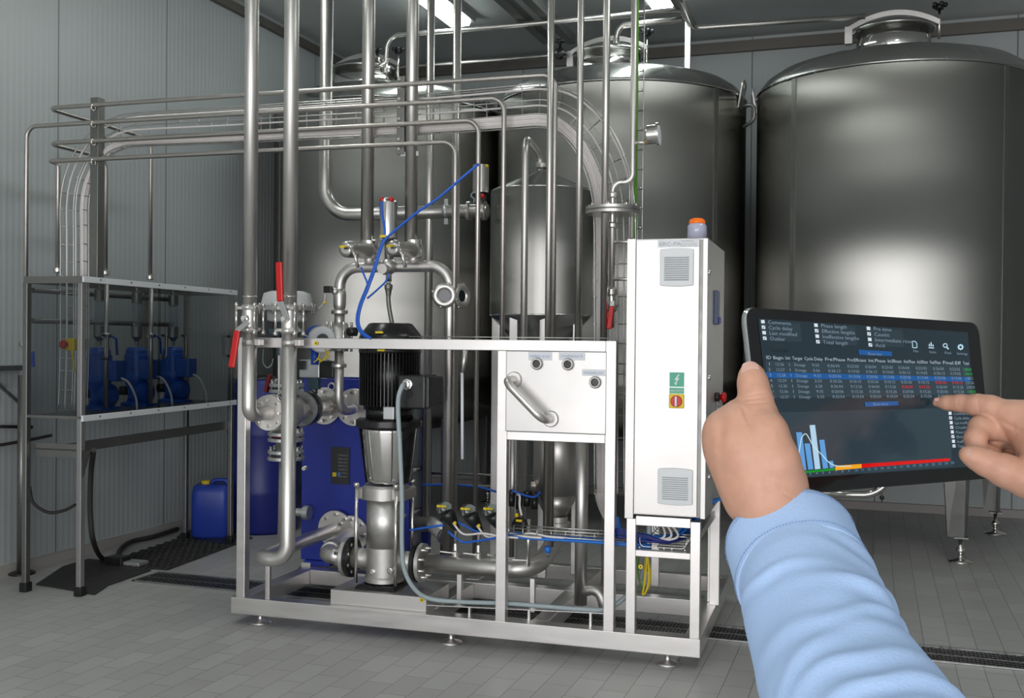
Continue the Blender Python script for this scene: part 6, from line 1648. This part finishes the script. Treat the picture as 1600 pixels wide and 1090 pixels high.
# ------------------------------------------------------------------ the person: left arm and hand, right hand
def surface_nets(f, org, h):
    nx, ny, nz = f.shape; ins = f < 0
    c = ins.astype(np.int8)
    s8 = sum(c[i:nx - 1 + i, j:ny - 1 + j, k:nz - 1 + k] for i in (0, 1) for j in (0, 1) for k in (0, 1))
    act = (s8 > 0) & (s8 < 8); idx = -np.ones(act.shape, int); n = act.sum(); idx[act] = np.arange(n)
    I = np.argwhere(act); acc = np.zeros((n, 3)); cnt = np.zeros(n)
    corners = [(i, j, k) for i in (0, 1) for j in (0, 1) for k in (0, 1)]
    for a in corners:
        for ax in range(3):
            if a[ax]: continue
            b = list(a); b[ax] = 1
            fa = f[I[:, 0] + a[0], I[:, 1] + a[1], I[:, 2] + a[2]]; fb = f[I[:, 0] + b[0], I[:, 1] + b[1], I[:, 2] + b[2]]
            m = (fa < 0) != (fb < 0); t_ = np.where(m, fa / np.where(m, fa - fb, 1), 0)
            p = np.array(a, float)[None] + t_[:, None] * (np.array(b) - np.array(a))[None]
            acc[m] += p[m]; cnt[m] += 1
    vs = (I + acc / cnt[:, None]) * h + org
    faces = []
    for ax in range(3):
        o = [0, 0, 0]; o[ax] = 1
        u, w = [(1, 2), (2, 0), (0, 1)][ax]
        sl0 = [slice(1, -1)] * 3; sl0[ax] = slice(0, -1)
        A = ins[tuple(slice(0, d - (1 if i == ax else 0)) for i, d in enumerate(ins.shape))]
        B = ins[tuple(slice(1 if i == ax else 0, None) for i, d in enumerate(ins.shape))]
        for sign, msk in ((1, A & ~B), (-1, ~A & B)):
            P = np.argwhere(msk)
            P = P[(P[:, u] > 0) & (P[:, w] > 0) & (P[:, u] < f.shape[u] - 1) & (P[:, w] < f.shape[w] - 1)]
            q = []
            for du, dw in ((-1, -1), (0, -1), (0, 0), (-1, 0)):
                Q = P.copy(); Q[:, u] += du; Q[:, w] += dw; q.append(idx[Q[:, 0], Q[:, 1], Q[:, 2]])
            Fq = np.stack(q, 1)
            if sign < 0: Fq = Fq[:, ::-1]
            faces.append(Fq)
    return vs, np.concatenate(faces)

def organic(caps, h, kk):                 # smooth union of tapered capsules: (p, r, q, r2, blend)
    P = np.array([list(c[0]) for c in caps] + [list(c[2]) for c in caps]); Rm = max(max(c[1], c[3]) for c in caps) + .012
    lo, hi = P.min(0) - Rm, P.max(0) + Rm
    n = np.ceil((hi - lo) / h).astype(int) + 1
    f = np.full(n, 1.0, np.float32)
    axs = [lo[i] + h * np.arange(n[i]) for i in range(3)]
    for c in caps:
        a, ra, b, rb = np.array(list(c[0])), c[1], np.array(list(c[2])), c[3]; k = c[4] if len(c) > 4 else kk
        m_ = max(ra, rb) + .03
        l0 = np.minimum(a, b) - m_; h0 = np.maximum(a, b) + m_
        s = [slice(max(0, int((l0[i] - lo[i]) / h)), min(n[i], int((h0[i] - lo[i]) / h) + 2)) for i in range(3)]
        X_, Y_, Z_ = np.meshgrid(*[axs[i][s[i]] for i in range(3)], indexing='ij')
        d = b - a; L2 = max(1e-9, (d * d).sum())
        t_ = np.clip(((X_ - a[0]) * d[0] + (Y_ - a[1]) * d[1] + (Z_ - a[2]) * d[2]) / L2, 0, 1)
        dist = np.sqrt((X_ - a[0] - t_ * d[0]) ** 2 + (Y_ - a[1] - t_ * d[1]) ** 2 + (Z_ - a[2] - t_ * d[2]) ** 2) - (ra + (rb - ra) * t_)
        g_ = f[s[0], s[1], s[2]]; hh = np.clip(.5 + .5 * (g_ - dist) / k, 0, 1)
        f[s[0], s[1], s[2]] = np.where(g_ > .5, dist, g_ * (1 - hh) + dist * hh - k * hh * (1 - hh))
    return surface_nets(f, lo, h)

def cp(a, b, k=.010):                     # a, b = (px, py, camera depth, radius in px)
    return (cz(a[0], a[1], a[2]), a[3] * a[2] / F, cz(b[0], b[1], b[2]), b[3] * b[2] / F, k)
def chain(pts, k=.006): return [cp(pts[i], pts[i + 1], k) for i in range(len(pts) - 1)]
left = []
left += chain([(1330, 1060, .80, 50), (1235, 880, .93, 46), (1214, 815, .965, 47)], .015)
left += chain([(1214, 815, .965, 47), (1198, 765, .98, 55), (1180, 715, .985, 57)], .015)
left += [cp((1198, 755, .985, 52), (1168, 693, .99, 54), .015)]
left += [cp((1168, 780, .99, 34), (1140, 705, 1.0, 38), .015)]
left += [cp((1136, 674, 1.0, 37), (1160, 664, .995, 40), .012)]
left += [cp((1165, 660, .99, 34), (1192, 690, .99, 40), .010)]
left += chain([(1226, 775, .975, 32), (1212, 720, .965, 35), (1198, 675, .97, 31)], .007)
left += chain([(1198, 675, .975, 30), (1184, 640, .99, 25.5), (1180, 618, .994, 23), (1176, 598, 1.0, 21.5), (1174.5, 586, 1.004, 19.5)], .007)
# four fingers curl behind the tablet
for k, (y0, y1) in enumerate(((672, 650), (700, 690), (735, 728), (768, 756))):
    dz = 1.055 + .004 * k
    left += chain([(1132 + 8 * k, y0, 1.02, 25), (1146 + 6 * k, y0 - 2, dz + .01, 21), (1188, y1 + 4, dz + .035, 18), (1240, y1, dz + .05, 15)], .006)
lv, lf = organic(left, .0013, .010)
def proj(P):
    Q = P - np.array(EYE); z = Q @ np.array(FW)
    return np.stack([800 + F * (Q @ np.array(RT)) / z, 545 - F * (Q @ np.array(UP)) / z, z], 1)
def crease(P, lines, zmax):               # shallow skin creases pressed into the side facing the viewer
    pr_ = proj(P)
    for (x0, y0), (x1, y1), dp, w in lines:
        a = np.array([x0, y0], float); d = np.array([x1 - x0, y1 - y0], float); L2 = (d * d).sum()
        t_ = np.clip(((pr_[:, :2] - a) @ d) / L2, 0, 1)
        dist = np.hypot(*(pr_[:, :2] - a - t_[:, None] * d).T)
        k = np.exp(-(dist / w) ** 2) * np.clip(np.minimum(t_, 1 - t_) * 5 + .25, 0, 1) * (pr_[:, 2] < zmax)
        P = P + np.array(FW)[None] * (k * dp)[:, None]
    return P
lv = crease(lv, [((1161, 619), (1198, 613), .0009, 1.6), ((1160, 625), (1200, 620), .0011, 1.7), ((1163, 631), (1203, 628), .0008, 1.6), ((1172, 600), (1192, 598), .0004, 1.4),
                 ((1160, 634), (1176, 668), .0022, 4.0), ((1142, 648), (1132, 700), -.0012, 9), ((1112, 668), (1118, 720), -.0010, 9), ((1128, 660), (1126, 720), .0010, 6),
                 ((1205, 700), (1196, 770), .0010, 7), ((1222, 770), (1246, 782), .0006, 2)], 1.01)
right = []
dT = depth(TPX(1459, 629, .0))
right += chain([(1464.5, 628.5, dT - .010, 7.2), (1480, 629, dT - .018, 10.5), (1500, 629.5, dT - .028, 12.5), (1527, 633, dT - .042, 16.5), (1548, 637, dT - .052, 18.5), (1580, 650, dT - .065, 23), (1622, 668, dT - .075, 38)], .006)
right += chain([(1622, 668, dT - .075, 38), (1665, 705, dT - .10, 62), (1720, 760, dT - .15, 60), (1830, 880, dT - .25, 52)], .02)
right += chain([(1655, 745, dT - .10, 42), (1604, 748, dT - .10, 28), (1570, 735, dT - .098, 24.5), (1540, 722, dT - .098, 20), (1521, 713, dT - .098, 16), (1510, 709, dT - .098, 11)], .007)
right += chain([(1622, 690, dT - .06, 26), (1575, 672, dT - .055, 19), (1532, 668, dT - .058, 18)], .004) + chain([(1532, 668, dT - .058, 18), (1524, 685, dT - .068, 16.5), (1527, 703, dT - .074, 14)], .004) + chain([(1527, 703, dT - .074, 14), (1552, 708, dT - .06, 12)], .003)
right += chain([(1620, 705, dT - .05, 22), (1580, 684, dT - .042, 15), (1556, 688, dT - .046, 14)], .003) + chain([(1556, 688, dT - .046, 14), (1550, 704, dT - .052, 12.5), (1556, 714, dT - .05, 11)], .003)
right += chain([(1618, 715, dT - .03, 18), (1590, 695, dT - .030, 12), (1576, 700, dT - .032, 11)], .003) + chain([(1576, 700, dT - .032, 11), (1572, 712, dT - .038, 10.5), (1580, 720, dT - .035, 9)], .003)
rv, rf = organic(right, .0013, .010)
rv = crease(rv, [((1527, 617), (1531, 650), .0005, 1.6), ((1496, 618), (1497, 640), .0004, 1.4), ((1556, 652), (1600, 676), .0020, 4), ((1584, 660), (1588, 690), .0008, 1.8), ((1566, 700), (1600, 690), .0014, 3), ((1532, 712), (1528, 734), .0005, 1.6)], 2.0)
t = Thing('person', 'person in a light blue shirt holding a tablet and pointing at its screen', 'person')
bd = G(); bd.add([V(tuple(p)) for p in lv], [tuple(int(i) for i in f_) for f_ in lf], True); bd.add([V(tuple(p)) for p in rv], [tuple(int(i) for i in f_) for f_ in rf], True)
t.part('body', bd, 'skin')
BODY = len(t.parts) - 1
# nails
def nail(c, nrm, along, w, l, name='thumb_nail'):
    c = V(c); nrm = V(nrm).normalized(); along = (V(along) - nrm * V(along).dot(nrm)).normalized(); s_ = nrm.cross(along); rows = []
    for i in range(9):
        u = -1 + i / 4; r_ = []
        for j in range(7):
            v_ = -1 + j / 3; k_ = math.sqrt(max(0, 1 - .75 * abs(u) ** 3.2))
            r_.append(c + along * l * u + s_ * w * v_ * k_ - nrm * (.0022 * v_ * v_ + .0012 * u * u))
        rows.append(r_)
    t.part(name, G().grid(rows), 'nail', under=BODY)
p = cz(1173, 583, 1.004); toc = -FW
nail(p + (toc * .9 - RT * .25 + UP * .30).normalized() * (20.3 * 1.0 / F), toc * .9 - RT * .25 + UP * .30, UP, .0082, .0085)
p = cz(1468, 627.5, dT - .013)
nail(p + (UP * .9 + toc * .35 + RT * -.1) * (8.3 * 1.1 / F), UP * .9 + toc * .35, -RT * 1 - UP * .02, .0045, .0062, 'finger_nail')
p = cz(1513, 709, dT - .099)
nail(p + (-RT * .75 + toc * .55 + UP * .30).normalized() * (12.6 * 1.05 / F), -RT * .75 + toc * .55 + UP * .3, -RT * .3 - toc * .6 + UP * .1, .0055, .0065, 'thumb_nail')

# shirt sleeve: rings along the forearm, with folds; the cuff is a part of its own
def ring(c, ax, r, n, fn=None, flat=1.0):
    ax = ax.normalized(); a = RT - ax * RT.dot(ax); a.normalize(); b = ax.cross(a)      # b roughly toward the viewer or away
    if b.dot(FW) > 0: b = -b
    out = []
    for i in range(n):
        an = 2 * math.pi * i / n; k = 1 + (fn(an) if fn else 0)
        out.append(c + (a * math.cos(an) + b * math.sin(an) * flat) * r * k)
    return out
def arm(px, py, d_): return cz(px, py, d_)
path = [arm(1232, 842, .985), arm(1256, 905, .935), arm(1285, 985, .865), arm(1328, 1085, .785), arm(1385, 1210, .70), arm(1460, 1390, .60)]
path = smooth_path(path, 26)
tot = [0]
for i in range(1, len(path)): tot.append(tot[-1] + (path[i] - path[i - 1]).length)
random.seed(21)
RID = []
s_c = .066
while s_c < .75:
    for side_ in random.choice(((0,), (1,), (0, 1))):
        RID.append((s_c + random.uniform(-.006, .006) + .012 * side_, random.uniform(.35, 1.1) if side_ == 0 else random.uniform(1.7, 2.7), random.uniform(.55, 1.0), random.uniform(.025, .075), random.uniform(.006, .013), random.choice((.020, .030, .014, -.016))))
    s_c += random.uniform(.022, .042)
for a_ in (-.6, -1.4, -2.3): RID += [(s_c * u_, a_, .8, .1, .012, .02) for u_ in (.15, .3, .45, .6, .8)]
def fold(s_, an):
    # slanting ridges that ring part of the arm, gathered behind the cuff
    z = .0
    if an > math.pi * 1.25: an -= 2 * math.pi
    wob = .010 * noise.noise(V((s_ * 9, math.cos(an) * 1.4, math.sin(an) * 1.4)))
    for s0, ac, aw, am, wd_, sl in RID:
        if abs(s_ - s0) > .07: continue
        da = an - ac
        x = (s_ + wob - s0 - sl * (da)) / wd_
        e_ = math.exp(-(da / aw) ** 2)
        z += am * e_ * (math.exp(-x * x) - .55 * math.exp(-(x - 1.7) ** 2 * .8))
    z += .07 * noise.noise(V((s_ * 11, math.cos(an) * 1.1, math.sin(an) * 1.1 + 4)))
    return z
SL = G(); rows = []; N_ = 128
cuffL = .062
for i in range(len(path)):
    if tot[i] < cuffL - .012: continue
    ax = (path[min(i + 1, len(path) - 1)] - path[max(i - 1, 0)])
    s_ = tot[i]; amp = min(1, max(.0, (s_ - cuffL + .012) / .03))
    r_ = .0565 + .010 * min(1, s_ / .3)
    rows.append(ring(path[i], ax, r_, N_, lambda an: amp * fold(s_, an)))
SL.grid(rows, True); SL.add(rows[-1], [tuple(range(N_))])
slv = t.part('shirt_sleeve', SL, 'shirt')
CF = G(); rows = []
idxs = [i for i in range(len(path)) if tot[i] <= cuffL]
ax0 = path[6] - path[0]
def cuff_ring(i, dr): return ring(path[i], (path[i + 3] - path[max(0, i - 3)]), .0585 + dr, N_, lambda an: .012 * math.sin(2 * an + .6) + .006 * math.sin(5 * an + i * .1))
rows = [cuff_ring(i, -.003) for i in idxs[::-4]] + [cuff_ring(0, -.0015)]
rows += [cuff_ring(0, 0)] + [cuff_ring(i, .0006) for i in idxs[2::3]] + [cuff_ring(idxs[-1], .0004), cuff_ring(idxs[-1], -.002)]
CF.grid(rows, True)
cf = t.part('shirt_cuff', CF, 'shirt')
st = G()
for kx in (3, len(idxs) - 5):
    rr = cuff_ring(kx, .0012)
    for i in range(0, N_):
        a, b = rr[i], rr[(i + 1) % N_]; st.tube([a, a + (b - a) * .55], .00045, 4)
t.part('stitching', st, 'shirt2', under=cf)
# right sleeve, outside the frame
pr_ = smooth_path([cz(1745, 790, dT - .17), cz(1830, 880, dT - .25), cz(2000, 1050, dT - .38)], 8)
SR = G(); rows = [ring(pr_[i], pr_[min(i + 1, len(pr_) - 1)] - pr_[max(i - 1, 0)], .056, 48) for i in range(len(pr_))]; SR.grid(rows, True); SR.add(rows[-1], [tuple(range(48))])
t.part('shirt_sleeve', SR, 'shirt')

for _t in THINGS: _t.finish()
